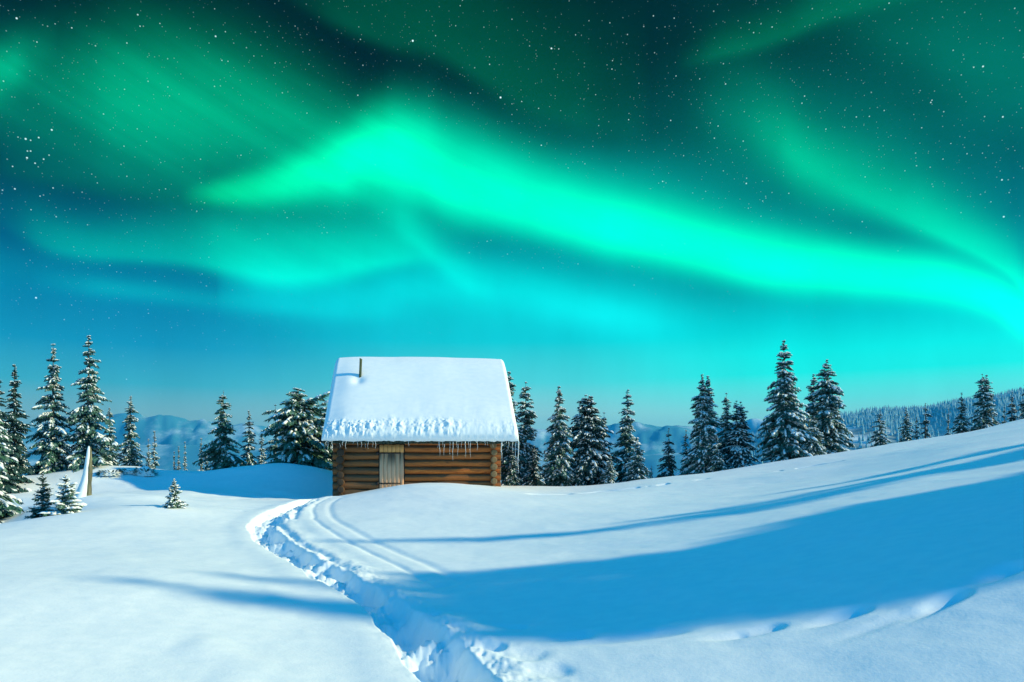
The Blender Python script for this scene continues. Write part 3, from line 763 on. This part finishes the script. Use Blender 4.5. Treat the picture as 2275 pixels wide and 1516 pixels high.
# name, px, top py, distance, half width px at base, style, needles, snow, tops, label, group
T = [
 ('spruce_tree',-56,850,17.5,80,'broad','needles_green',.62,1,'big snow laden spruce cut off by the left edge, drooping boughs over the snow',LG),
 ('spruce_tree',-8,826,26,44,'narrow','needles_dark',.10,1,'dark almost snowless spruce half out of the picture at the far left edge',LG),
 ('spruce_tree',32,808,27.5,40,'dense','needles_dark',.12,1,'narrow nearly black spruce with almost no snow near the left edge',LG),
 ('spruce_tree',118,762,30,58,'sparse','needles',.42,1,'tall open spruce with gaps between boughs and bare lower trunk on the left',LG),
 ('spruce_tree',197,743,30.5,62,'sparse','needles',.36,1,'tallest spruce on the left, snow tufted tip, standing behind the dead tree snag',LG),
 ('spruce_tree',243,905,34,30,'dense','needles',.45,1,'short snowy spruce tucked between the tallest left spruce and the neat cone beside it',LG),
 ('spruce_tree',290,879,34.5,33,'dense','needles',.42,1,'neat narrow cone shaped spruce standing alone against the blue mountain on the left',LG),
 ('spruce_tree',330,975,39,14,'dense','needles',.45,1,'shorter of a pair of small spruces beside the neat cone spruce',LG),
 ('spruce_tree',343,957,40,17,'dense','needles',.5,1,'taller of a pair of small spruces beside the neat cone spruce',LG),
 ('spruce_tree',387,1003,46,8,'dense','needles_dark',.4,1,'lowest of three tiny spruces in front of the far blue valley',LG),
 ('spruce_tree',397,991,47,10,'dense','needles_dark',.25,1,'middle dark one of three tiny spruces in front of the far blue valley',LG),
 ('spruce_tree',411,981,46,11,'dense','needles',.55,1,'tallest and snowiest of three tiny spruces in front of the far blue valley',LG),
 ('spruce_tree',447,973,42,14,'dense','needles',.4,1,'slim small spruce just left of the open green spruce in the middle left group',LG),
 ('spruce_tree',459,1000,43,12,'dense','needles',.5,1,'tiny spruce squeezed against the left foot of the open green spruce',LG),
 ('spruce_tree',496,866,34,58,'sparse','needles_green',.34,1,'open green spruce with bare tip and wide low boughs in the middle left group',LG),
 ('spruce_tree',553,911,37,32,'dense','needles',.42,1,'medium dark spruce right of the open green spruce',LG),
 ('spruce_tree',581,955,41,20,'dense','needles',.42,1,'small faint spruce between the medium dark spruce and the broad ragged one',LG),
 ('spruce_tree',612,898,37,38,'sparse','needles',.30,1,'ragged dark spruce with a hooked tip branch, touching the broad spruce by the cabin',LG),
 ('spruce_tree',662,862,33.5,92,'broad','needles_green',.34,1,'broad ragged spruce with a long bough reaching up towards the cabin roof',LG),
 ('spruce_tree',722,905,35,50,'broad','needles_green',.30,1,'bushy spruce half hidden by the left end of the cabin roof',LG),
 ('spruce_tree',1131,824,34.5,50,'dense','needles',.42,1,'tall spruce half hidden behind the right end of the cabin roof',GB),
 ('spruce_tree',1168,847,35,42,'narrow','needles',.48,1,'tall slim spruce just right of the cabin, standing beyond the long icicle',GB),
 ('spruce_tree',1140,1005,33,30,'dense','needles',.5,1,'low snowy spruce right beside the cabin corner under the icicles',GB),
 ('spruce_tree',1188,990,33,28,'dense','needles_dark',.35,1,'low dark spruce at the foot of the slim spruce right of the cabin',GB),
 ('spruce_tree',1242,856,34,52,'dense','needles',.5,1,'spruce with a thin spire tip and spreading skirt, second right of the cabin',GB),
 ('spruce_tree',1306,876,34.5,56,'broad','needles_dark',.40,2,'thick dark spruce with a blunt double top right of the thin tipped spruce',GB),
 ('spruce_tree',1342,915,36,34,'dense','needles',.55,1,'pale snowy spruce leaning out behind the thick double topped spruce',GB),
 ('spruce_tree',1355,1010,33,26,'dense','needles',.55,1,'knee high snowy spruce before the dark double topped spruce',GB),
 ('spruce_tree',1390,864,36,36,'narrow','needles',.46,1,'slender crooked spruce with a wavy outline, middle of the right hand row',GB),
 ('spruce_tree',1416,975,33.5,34,'dense','needles',.62,1,'short very snowy spruce at the foot of the slender crooked one',GB),
 ('spruce_tree',1447,1036,34,9,'dense','needles',.6,1,'tiny snowy sapling alone on the crest between two spruce groups',GB),
 ('spruce_tree',1486,950,34.5,34,'sparse','needles_dark',.36,1,'short dark spruce with tiered boughs left of the tall twin topped spruce',GB),
 ('spruce_tree',1524,955,36.5,20,'dense','needles',.55,1,'small snowy spruce between the tiered dark spruce and the tall twin topped one',GB),
 ('spruce_tree',1566,830,34,50,'dense','needles',.46,2,'tall spruce ending in two tips side by side',GB),
 ('spruce_tree',1592,965,33,26,'dense','needles',.5,1,'low spruce hugging the right foot of the twin tipped spruce',GB),
 ('spruce_tree',1614,872,35,40,'dense','needles',.5,1,'left of the two touching mid height spruces right of the twin tipped one',GB),
 ('spruce_tree',1641,889,34,46,'dense','needles_dark',.52,2,'stocky spruce with thick snow on its middle boughs, touching its slightly taller left neighbour',GB),
 ('spruce_tree',1742,754,33.5,66,'dense','needles',.56,1,'tallest and broadest snow covered spruce on the right hand slope',GB),
 ('spruce_tree',1808,830,36,42,'dense','needles',.55,1,'spruce tip showing between the tallest right hand spruce and its neighbour',GB),
 ('spruce_tree',1837,797,34.5,66,'dense','needles',.55,1,'second tallest spruce on the right, spreading skirt and thin bare tip',GB),
 ('spruce_tree',1808,926,32.6,38,'dense','needles',.66,1,'short spruce thick with snow in front of the two tallest right hand spruces',GB),
 ('spruce_tree',1955,910,34,31,'sparse','needles',.46,1,'lone crooked tipped spruce on the rising crest beyond the big right hand group',GB),
 ('spruce_tree',2013,905,36,24,'dense','needles',.50,1,'small full spruce on the rising crest, left of the gaunt one',GB),
 ('spruce_tree',2036,925,37,14,'thin','needles',.4,1,'faint thin spruce between the small full one and the gaunt one',GB),
 ('spruce_tree',2056,895,36,17,'thin','needles_dark',.32,1,'gaunt spruce with few boughs and a flag like top on the right crest',GB),
 ('spruce_tree',2107,908,42,11,'thin','needles',.6,1,'slim frosted sapling standing alone on the right crest',GB),
 ('spruce_tree',2136,872,37,27,'dense','needles',.5,1,'spruce with a knobbly tip left of the tallest one on the upper right crest',GB),
 ('spruce_tree',2187,830,37,38,'dense','needles',.48,2,'tallest spruce on the upper right crest, two uneven tips',GB),
 ('spruce_tree',2231,903,39,17,'thin','needles',.5,1,'bare looking frosted little tree right of the tallest upper right spruce',GB),
 ('spruce_tree',2248,870,38,15,'narrow','needles_dark',.38,1,'small dark slim spruce near the right edge of the picture',GB),
 ('spruce_tree',2282,838,37,27,'dense','needles',.45,1,'spruce cut by the right edge of the picture',GB),
 ('spruce_tree',95,1052,15.0,31,'small','needles',.20,1,'young spruce with a bare leader, left of the snow capped one in the hollow',SM),
 ('spruce_tree',146,1056,14.9,35,'small','needles_green',.75,1,'young spruce with round lumps of snow on its boughs in the left hollow',SM),
 ('spruce_tree',387,1064,15.9,23,'small','needles_green',.55,1,'tiny spruce alone on open snow between the hollow and the path',SM),
]
for i, (nm, px, ty, d, hw, sty, ndl, snw, tops, lab, grp) in enumerate(T):
    x = (px - CX) / F * d; z0 = gz(x, d) - .06
    top = EYE + (HY - ty) / F * d
    h = top - z0; w = hw / F * d
    pxh = h / d * F
    lod = 1.25 if pxh > 200 else 1.0 if pxh > 120 else .75 if pxh > 60 else .5
    kw = {}
    if px == 662: kw['limbs'] = [(.80, .10, 1.75, .42, -.02), (.70, .02, 1.8, .25, -.05), (.72, .0, 1.5, .32, -.03), (.60, -.1, 1.9, .05, -.03), (.84, 2.7, .8, -.1, -.2), (.8, -.05, 1.5, .36, 0)]; kw['bare'] = .32
    if px == 612: kw['limbs'] = [(.93, 3.2, .75, -.05, -.25)]; kw['bare'] = .15
    if px == 2056: kw['limbs'] = [(.78, .0, .35, -.1, -.3), (.62, 3.1, .5, -.1, -.3)]
    if px == 1390: kw['skew'] = (.12, 0)
    if px in (118, 197): kw['bare'] = .08
    if px == 146: kw['pad'] = 2.6
    if px == 387 and d < 20: kw['pad'] = 2.0
    spruce(nm, (x, d, z0), h, w, 100 + i * 7, lab, grp, sty, ndl, snw, 0, lod, tops=tops, **kw)

# the tall spruces standing outside the frame on the right, whose long shadows cross the slope
OG = 'tall spruces out of view whose shadows cross the slope'
TE = math.tan(SUN_EL) / math.cos(0)
tz = math.tan(SUN_AZ)
def shadow_tree(tipx, tipy, x0, w, seed, style='dense'):
    """a spruce at x0 whose tip's shadow reaches (tipx, tipy)"""
    y0 = tipy - (x0 - tipx) * tz
    gt = gz(tipx, tipy); zb = gz(x0, y0) - .1
    h = gt + math.hypot(x0 - tipx, y0 - tipy) * math.tan(SUN_EL) - zb
    spruce('spruce_tree', (x0, y0, zb), h, w, seed, 'tall spruce beyond the right edge, seen only by its shadow across the slope', OG, style, 'needles', .3, 0, .9)
shadow_tree(-4.0, 12.5, 24, 1.1, 901, 'narrow')
shadow_tree(1.5, 12.9, 22, 1.5, 902)
shadow_tree(5.0, 14.3, 23, 2.6, 907)
shadow_tree(-4.6, 7.0, 20, 1.5, 904)
shadow_tree(-3.8, 7.9, 24, 1.3, 905, 'narrow')
for k, (tx, ty, x0, w) in enumerate([(-2.4, 8.75, 17, 1.6), (-1.5, 8.3, 15, 1.7), (-1.4, 7.8, 19, 1.8), (-1.3, 7.3, 15.5, 1.7), (-.6, 6.85, 18, 1.8), (.1, 6.4, 14, 1.6), (2.6, 9.3, 19, 1.6), (-.2, 6.62, 13.5, 1.7), (.7, 6.2, 15, 1.2), (-1.3, 6.35, 16, 1.3), (-1.1, 5.95, 14, .9)]):
    shadow_tree(tx, ty, x0, w, 920 + k, 'broad')

# ------------------------------------------------------------------ log cabin
YAW = rad(8)
CB = ((929 - CX) / F * 26.2, 26.2, 0.0)
cabin = empty('log_cabin', CB, YAW)
tag(cabin, 'small log cabin with thick snow on its steep roof at the end of the path', 'cabin')
rr = random.Random(3)
LD = .283; Z0 = -.38; NL = 9; HWX = 3.25; CRN = 2.95; DEP = 5.6
def log(mb, p0, p1, r, flat=True):
    n_ = 10; pts = []; ra = []
    a0 = rr.uniform(0, 6)
    for k in range(n_):
        q = k / (n_ - 1)
        p = Vector(p0).lerp(Vector(p1), q)
        p.z += .008 * math.sin(q * 7 + a0)
        p.y += .006 * math.sin(q * 5 + a0 * 2)
        pts.append(p); ra.append(r * (1 + .025 * math.sin(q * 9 + a0)))
    mb.tube(pts, ra, 18, cap=False)
def ends(mb, c, r, nrm, n_=16):
    """a sawn log end: slightly domed uneven disc just proud of the log"""
    V = []; a = Vector((1, 0, 0)) if abs(nrm[1]) > .5 else Vector((0, 1, 0)); b_ = Vector((0, 0, 1)); nrm = Vector(nrm); c = Vector(c)
    prof = ((1.0, -.02), (1.0, .0), (.93, .008), (.55, .011), (.0, .013))
    for (pr_, ph) in prof[:-1]:
        for k in range(n_):
            th = 2 * math.pi * k / n_; V.append(c + (a * math.cos(th) + b_ * math.sin(th)) * r * pr_ * (1 + rr.uniform(-.012, .012)) + nrm * ph)
    V.append(c + nrm * prof[-1][1]); L = len(prof) - 1
    Q = [(i * n_ + k, i * n_ + (k + 1) % n_, (i + 1) * n_ + (k + 1) % n_, (i + 1) * n_ + k) for i in range(L - 1) for k in range(n_)]
    T_ = [((L - 1) * n_ + k, (L - 1) * n_ + (k + 1) % n_, L * n_) for k in range(n_)]
    mb.add(V, Q, T_)
DX0, DX1 = -1.485, -.548      # door opening
# the front wall, logs both sides of the door
fw = MB()
for k in range(NL):
    z = Z0 + LD * (k + .5); r = LD / 2 * rr.uniform(.99, 1.05)
    log(fw, (-HWX, 0, z), (DX0 - .03, 0, z + rr.uniform(-.01, .01)), r)
    log(fw, (DX1 + .03, 0, z + rr.uniform(-.008, .008)), (HWX, 0, z), r)
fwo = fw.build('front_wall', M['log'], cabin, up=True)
def one_end(c, r, nrm, parent):
    mb = MB(); ends(mb, c, r, nrm); mb.build('log_end', M['log_end'], parent)
for k in range(NL):
    z = Z0 + LD * (k + .5)
    one_end((HWX, 0, z), LD * .5, (1, 0, 0), fwo); one_end((-HWX, 0, z), LD * .5, (-1, 0, 0), fwo)
bw = MB()
for k in range(NL): log(bw, (-HWX, DEP, Z0 + LD * (k + .5)), (HWX, DEP, Z0 + LD * (k + .5)), LD / 2)
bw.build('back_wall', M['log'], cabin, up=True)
for sgn in (-1, 1):
    sw = MB(); se = []
    for k in range(NL + 1):
        z = Z0 + LD * k; x = sgn * CRN + rr.uniform(-.02, .02); r = LD / 2 * rr.uniform(.86, 1.02)
        y0 = -.30 - rr.uniform(0, .05)
        if z > 2.0: continue
        log(sw, (x, y0, z), (x, DEP + .3, z), r)
        se.append(((x, y0, z), r, (0, -1, 0))); se.append(((x, DEP + .3, z), r, (0, 1, 0)))
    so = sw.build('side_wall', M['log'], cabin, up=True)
    for e_ in se: one_end(*e_, so)
# a dark sheet standing in for the shade in the chinks and round the door
ln = MB(); ln.box(-CRN + .05, CRN - .05, .05, .08, Z0, 2.02)
ln.build('chink_shade_sheet', M['dark'], cabin, smooth=False)
# door: vertical planks, a tan board above, iron straps
dr = MB(); n_ = 6; zb, zt = .0, 1.70; wpl = (DX1 - DX0) / n_
for k in range(n_):
    x0 = DX0 + k * wpl
    j = rr.uniform(-.006, .006)
    dr.box(x0 + .005, x0 + wpl - .005, -.155 + j, -.11 + j, zb, zt - .10 + rr.uniform(-.004, .004))
door = dr.build('door', M['door'], cabin, smooth=False)
du = MB()
for k in range(n_):
    x0 = DX0 + k * wpl; du.box(x0 + .005, x0 + wpl - .005, -.158 + rr.uniform(-.003, .003), -.112, zt - .095, 1.905 + rr.uniform(-.008, .008))
tag(du.build('upper_board', M['door_new'], door, smooth=False), label='tan newer boards above the grey door')
for z in (1.575, .40):
    hg = MB(); hg.box(DX0 - .10, DX1 - .13 , -.172, -.160, z - .022, z + .022, .003, rr)
    hg.box(DX0 - .13, DX0 - .03, -.178, -.150, z - .075, z + .06, .004, rr)
    hg.build('strap_hinge', M['iron'], door, smooth=False)
fr = MB(); fr.box(DX0 - .035, DX0 - .004, -.14, .08, Z0, 1.95); fr.box(DX1 + .004, DX1 + .035, -.14, .08, Z0, 1.95)
fr.build('door_frame', M['dark'], cabin, smooth=False)
# roof
RX0, RX1 = -3.56, 3.86; EY, EZ = -.72, 2.06; RY, RZ = 3.45, 5.42; BY = 2 * RY - EY
rf = MB()
th = .09
for (y0, z0, y1, z1) in ((EY, EZ, RY, RZ), (BY, EZ, RY, RZ)):
    v_ = [(RX0, y0, z0), (RX1, y0, z0), (RX1, y1, z1), (RX0, y1, z1)]
    v_ += [(a, b_, c_ - th) for a, b_, c_ in v_]
    rf.add(v_, [(0,1,2,3),(7,6,5,4),(0,4,5,1),(1,5,6,2),(3,7,4,0),(2,6,7,3)])
# ragged shingle ends along the eave
x = RX0
while x < RX1 - .1:
    w_ = rr.uniform(.06, .16); d_ = rr.uniform(.01, .06)
    rf.box(x, x + w_ - .01, EY - d_, EY + .25, EZ - .11 - rr.uniform(0, .025), EZ - .02 + rr.uniform(0, .03)); x += w_
roof = rf.build('roof', M['roof'], cabin, smooth=False)
for sgn in (-1, 1):       # gable ends
    gb = MB(); yb = .0
    while yb < DEP:
        w_ = .2; yc = yb + w_ / 2
        zt_ = min(EZ - .08 + (yc - EY) * (RZ - EZ) / (RY - EY), EZ - .08 + (BY - yc) * (RZ - EZ) / (BY - RY)) - .06
        gb.box(sgn * CRN - .03, sgn * CRN + .03, yb + .004, yb + w_ - .004, 2.0, max(2.02, zt_)); yb += w_
    gb.build('gable', M['gable'], cabin, smooth=False)
# roof snow, a thick rounded blanket over both slopes
NU, NV = 300, 260
U = np.linspace(0, 1, NU); VV = np.linspace(0, 1, NV)
U = .5 - .5 * np.cos(U * math.pi) * (1) ; U = .35 * U + .65 * np.linspace(0, 1, NU)
uu, vv = np.meshgrid(U, VV, indexing='ij')
slope_len = math.hypot(RY - EY, RZ - EZ)
s_ = np.abs(vv - .5) * 2                      # 0 ridge .. 1 eave
front = vv < .5
yy = np.where(front, RY + (EY - .05 - RY) * s_, RY + (BY + .05 - RY) * s_)
zz = RZ + (EZ - RZ) * s_
# soften the ridge
rd = np.exp(-(s_ / .06) ** 2); zz = zz - .04 * rd
xx = RX0 - .03 + (RX1 - RX0 + .06) * uu
ex = np.minimum(uu, 1 - uu) * (RX1 - RX0 + .06); ee = (1 - s_) * slope_len
def rnd(dist, R): q = np.clip(dist / R, 0, 1); return np.sqrt(np.clip(1 - (1 - q) ** 2, 0, 1))
Tk = .40 + .05 * fbm(xx / 2.2, yy / 1.6, 2, 81) + .05 * np.sin((uu - .2) * 3)
dL = uu * (RX1 - RX0)
shape = np.minimum(rnd(ex, .22), 1) * (.30 + .70 * rnd(ee, .5)) * rnd(ee + .001, .05)
# left margin sags lower than the rest
sag = 1 - .35 * np.exp(-(dL / .55) ** 2) * (.3 + .7 * sstep(0, .4, s_))
thick = Tk * shape * sag
# crumbly lumps along the lower edge
lump = sstep(.80, .92, s_ + .05 * fbm(xx / .5, yy * 0, 2, 84))
ln_ = np.abs(fbm(xx / .17 + 1.2 * s_ * slope_len, s_ * slope_len / .15 - xx * .8, 4, 86, .62))
fl = np.sin(xx / .36 * 2 * math.pi / 1.0 + 2.5 * fbm(xx / .8, s_ * 0 + 1, 2, 90)) * .5 + .5
thick += lump * shape * (.11 * ln_ + .03 * fl - .02) * (.75 + 1.1 * fbm(xx / 1.1, s_ * 2, 2, 95))
# flow lines
thick += .012 * shape * fbm((xx + .5 * s_) / .5, s_ * 3.0, 3, 88) * sstep(.5, .8, s_)
# dent round the chimney board
CHX, CHS = -2.42, .34
thick -= .10 * np.exp(-((xx - CHX + .05) / .22) ** 2 - ((s_ - CHS) * slope_len / .28) ** 2) * front
nx = np.array([0, -(RZ - EZ), (RY - EY)]) / slope_len
ny = np.where(front, -(RZ - EZ) / slope_len, (RZ - EZ) / slope_len) * (1 - rd)
nz = np.where(rd > .01, (1 - rd) * (RY - EY) / slope_len + rd, (RY - EY) / slope_len)
X = xx + np.where(uu < .5, -1, 1) * .06 * (1 - rnd(ex, .3)) * 0
Yt = yy + ny * thick; Zt = zz + nz * thick + .005
hang = sstep(.93, 1.0, s_) * (.05 + .05 * fbm(xx / .18, s_ * 0 + 4, 3, 92))
Zt = Zt - hang * (1 - 0)
top = np.stack([X, Yt, Zt], -1).reshape(-1, 3); bot = np.stack([X, yy, zz + .003 - hang * .6], -1).reshape(-1, 3)
gi = (np.arange(NU - 1)[:, None] * NV + np.arange(NV - 1)[None, :]); NN = NU * NV
Qt = np.stack([gi, gi + NV, gi + NV + 1, gi + 1], -1).reshape(-1, 4); Qb = Qt[:, ::-1] + NN
def strip(a): return np.stack([a[:-1], a[1:], a[1:] + NN, a[:-1] + NN], -1)
edges = [strip(np.arange(NV)), strip((np.arange(NV) + (NU - 1) * NV)[::-1]), strip((np.arange(NU) * NV)[::-1]), strip(np.arange(NU) * NV + NV - 1)]
obj('roof_snow', np_mesh('roof_snow', np.vstack([top, bot]), np.concatenate([Qt, Qb] + edges), None, M['roof_snow']), roof)
# chimney board
cz = RZ + (EZ - RZ) * CHS; cy = RY + (EY - RY) * CHS
ch = MB()
ch.add([(CHX - .045, cy - .06, cz - .1), (CHX + .045, cy - .06, cz - .1), (CHX + .045, cy + .06, cz - .1), (CHX - .045, cy + .06, cz - .1),
        (CHX + .005, cy - .075, cz + 1.26), (CHX + .105, cy - .07, cz + 1.21), (CHX + .10, cy + .05, cz + 1.22), (CHX + .005, cy + .05, cz + 1.25)],
       [(0,1,5,4),(1,2,6,5),(2,3,7,6),(3,0,4,7),(4,5,6,7),(3,2,1,0)])
ch.build('chimney', M['pipe'], cabin, smooth=False)
# icicles
ic = [(330,675,1.2),(415,665,1.1),(530,668,.6),(590,775,1.2),(690,680,1.0),(840,700,1.2),(935,715,1.0),(1075,570,1.0),(1230,465,.9),(300,525,.8),(665,505,.6),(900,520,.8),(390,480,.6),
      (760,530,.5),(1385,500,.5),(1275,465,.6),(1557,770,2.4),(1695,555,1.0),(1772,612,1.2),(1832,832,1.4),(1860,520,.7),(1936,1040,2.6),(1645,430,1.0)]
icl = [(75,510,1.3),(160,470,1.1),(40,430,.9),(320,450,.9),(368,415,1.2),(430,495,1.0),(665,435,.6),(740,458,.8),(820,462,.7),(870,468,.8),(965,440,.6),(1020,475,.9),(1675,430,.8),(575,380,1.0)]
allic = [(940 + X_ / 8.917, (Y_ - 405) / 8.917, w_) for X_, Y_, w_ in ic] + [(720 + X_ / 8.917, (Y_ - 350) / 8.917, w_) for X_, Y_, w_ in icl]
cs, sn_ = math.cos(YAW), math.sin(YAW)
for px, ln_px, w_ in allic:
    k = (px - CX) / F; yl = EY - .06 + rr.uniform(-.03, .03)
    # local x on the eave whose bearing is k:  CBx + lx*cs - yl*sn = k*(CBy + lx*sn + yl*cs)
    lx = (k * (CB[1] + yl * cs) - CB[0] + yl * sn_) / (cs - k * sn_)
    lx = min(max(lx, RX0), RX1 + .0); L = max(.05, ln_px * .0172 + .06)
    pts = []; ra = []
    for i in range(7):
        q = i / 6
        pts.append((rr.uniform(-.006, .006) * (i > 0) + .012 * math.sin(i + px), rr.uniform(-.004, .004), -L * q)); ra.append(.0095 * w_ * (1 - q) ** .75 * rr.uniform(.85, 1.15) + .0015)
    mb = MB(); mb.tube(pts, ra, 7); mb.build('icicle', M['ice'], roof, loc=(lx, yl, EZ - .02))

# ------------------------------------------------------------------ dead tree snag
sxp, syp = (196 - CX) / F * 18.4, 18.4
sz = gz(sxp, syp) - .25
snag = empty('tree_snag', (sxp, syp, sz)); tag(snag, 'broken weathered trunk coming to a point, plastered with snow on its left side', 'dead tree')
zt = EYE + (HY - 993) / F * syp - sz
tb = MB(); n_ = 12
tb.tube([(.06 * (k / (n_ - 1)) , 0, zt * k / (n_ - 1)) for k in range(n_)], [.080, .078, .076, .073, .071, .070, .067, .063, .057, .047, .034, .012], 14, rng=rr, wob=.14)
tb.build('trunk', M['old_bark'], snag)
sn2 = MB()
zs = [0, .1, .25, .38, .5, .62, .74, .85, .94, 1.0]
sn2.tube([(-.16 * (1 - q) ** 2.2 - .055 + .085 * q, -.02, zt * q * 1.012) for q in zs], [.26, .21, .14, .105, .085, .072, .062, .052, .040, .014], 14, rng=rr, wob=.13)
sn2.build('snow_cover', M['tree_snow'], snag)

# low snow-buried bushes on the crest
def mound(px, py, d, w_, h_, seed, label):
    x0 = (px - CX) / F * d; g_ = gz(x0, d)
    root = empty('snowy_bush', (x0, d, g_)); tag(root, label, 'bush', 'snow buried bushes on the left crest')
    mb = MB(); n_ = 18; m_ = 8; R = random.Random(seed); V = []
    for i in range(m_):
        el_ = i / (m_ - 1) * math.pi / 2
        for k in range(n_):
            a_ = 2 * math.pi * k / n_; nn = 1 + .22 * math.sin(a_ * 3 + seed) + R.uniform(-.07, .07)
            V.append((math.cos(a_) * math.cos(el_) * w_ * nn, math.sin(a_) * math.cos(el_) * w_ * .7 * nn, math.sin(el_) * h_ * (1 + R.uniform(-.05, .05)) - .05))
    Q = [(i * n_ + k, i * n_ + (k + 1) % n_, (i + 1) * n_ + (k + 1) % n_, (i + 1) * n_ + k) for i in range(m_ - 1) for k in range(n_)]
    mb.add(V, Q); mb.build('snow_cap', M['tree_snow'], root)
    nd = MB()
    for i in range(150):
        a_ = R.uniform(0, 6.28); e_ = R.uniform(0, .7); p = Vector((math.cos(a_) * math.cos(e_) * w_, math.sin(a_) * math.cos(e_) * w_ * .7, math.sin(e_) * h_ * .9))
        dd = (p + Vector((0, 0, -.05 + R.uniform(-.1, .1)))).normalized() * R.uniform(.08, .2); s2 = Vector((-dd.y, dd.x, R.uniform(-.05, .05))) * .25
        nd.add([p * .9, p + dd * .5 + s2, p + dd, p + dd * .5 - s2], [(0, 1, 2, 3)])
    nd.build('twigs', M['needles'], root, smooth=False)
mound(245, 1030, 29, .45, .28, 1, 'snow buried bush at the foot of the tallest left hand spruce')
mound(285, 1028, 29.5, .38, .22, 2, 'middle snow buried bush on the left crest')
mound(322, 1030, 29.6, .42, .42, 3, 'peaked snow buried bush under the pair of small spruces')

# ------------------------------------------------------------------ haze
zs_top = max([max(v_.co.z for v_ in o.data.vertices) for o in bpy.data.objects if o.type == 'MESH' and o.parent is None and o.name.split('.')[0] in ('far_mountains', 'mid_mountain', 'wooded_hill', 'distant_forest')]) + 3
hz = MB(); e = 3990
hz.box(-e, e, -e, e, min(GZ_MIN, -560) - 2, zs_top)
ho = hz.build('haze', None, smooth=False)
hm = bpy.data.materials.new('haze_air'); hm.use_nodes = True
ht = hm.node_tree; ht.nodes.clear()
pv = ht.nodes.new('ShaderNodeVolumePrincipled'); oo = ht.nodes.new('ShaderNodeOutputMaterial')
pv.inputs['Color'].default_value = (.03, .45, .85, 1); pv.inputs['Density'].default_value = .00017
ht.links.new(pv.outputs[0], oo.inputs['Volume'])
ho.data.materials.append(hm)
tag(ho, kind='stuff', label='thin blue haze in the mountain air')
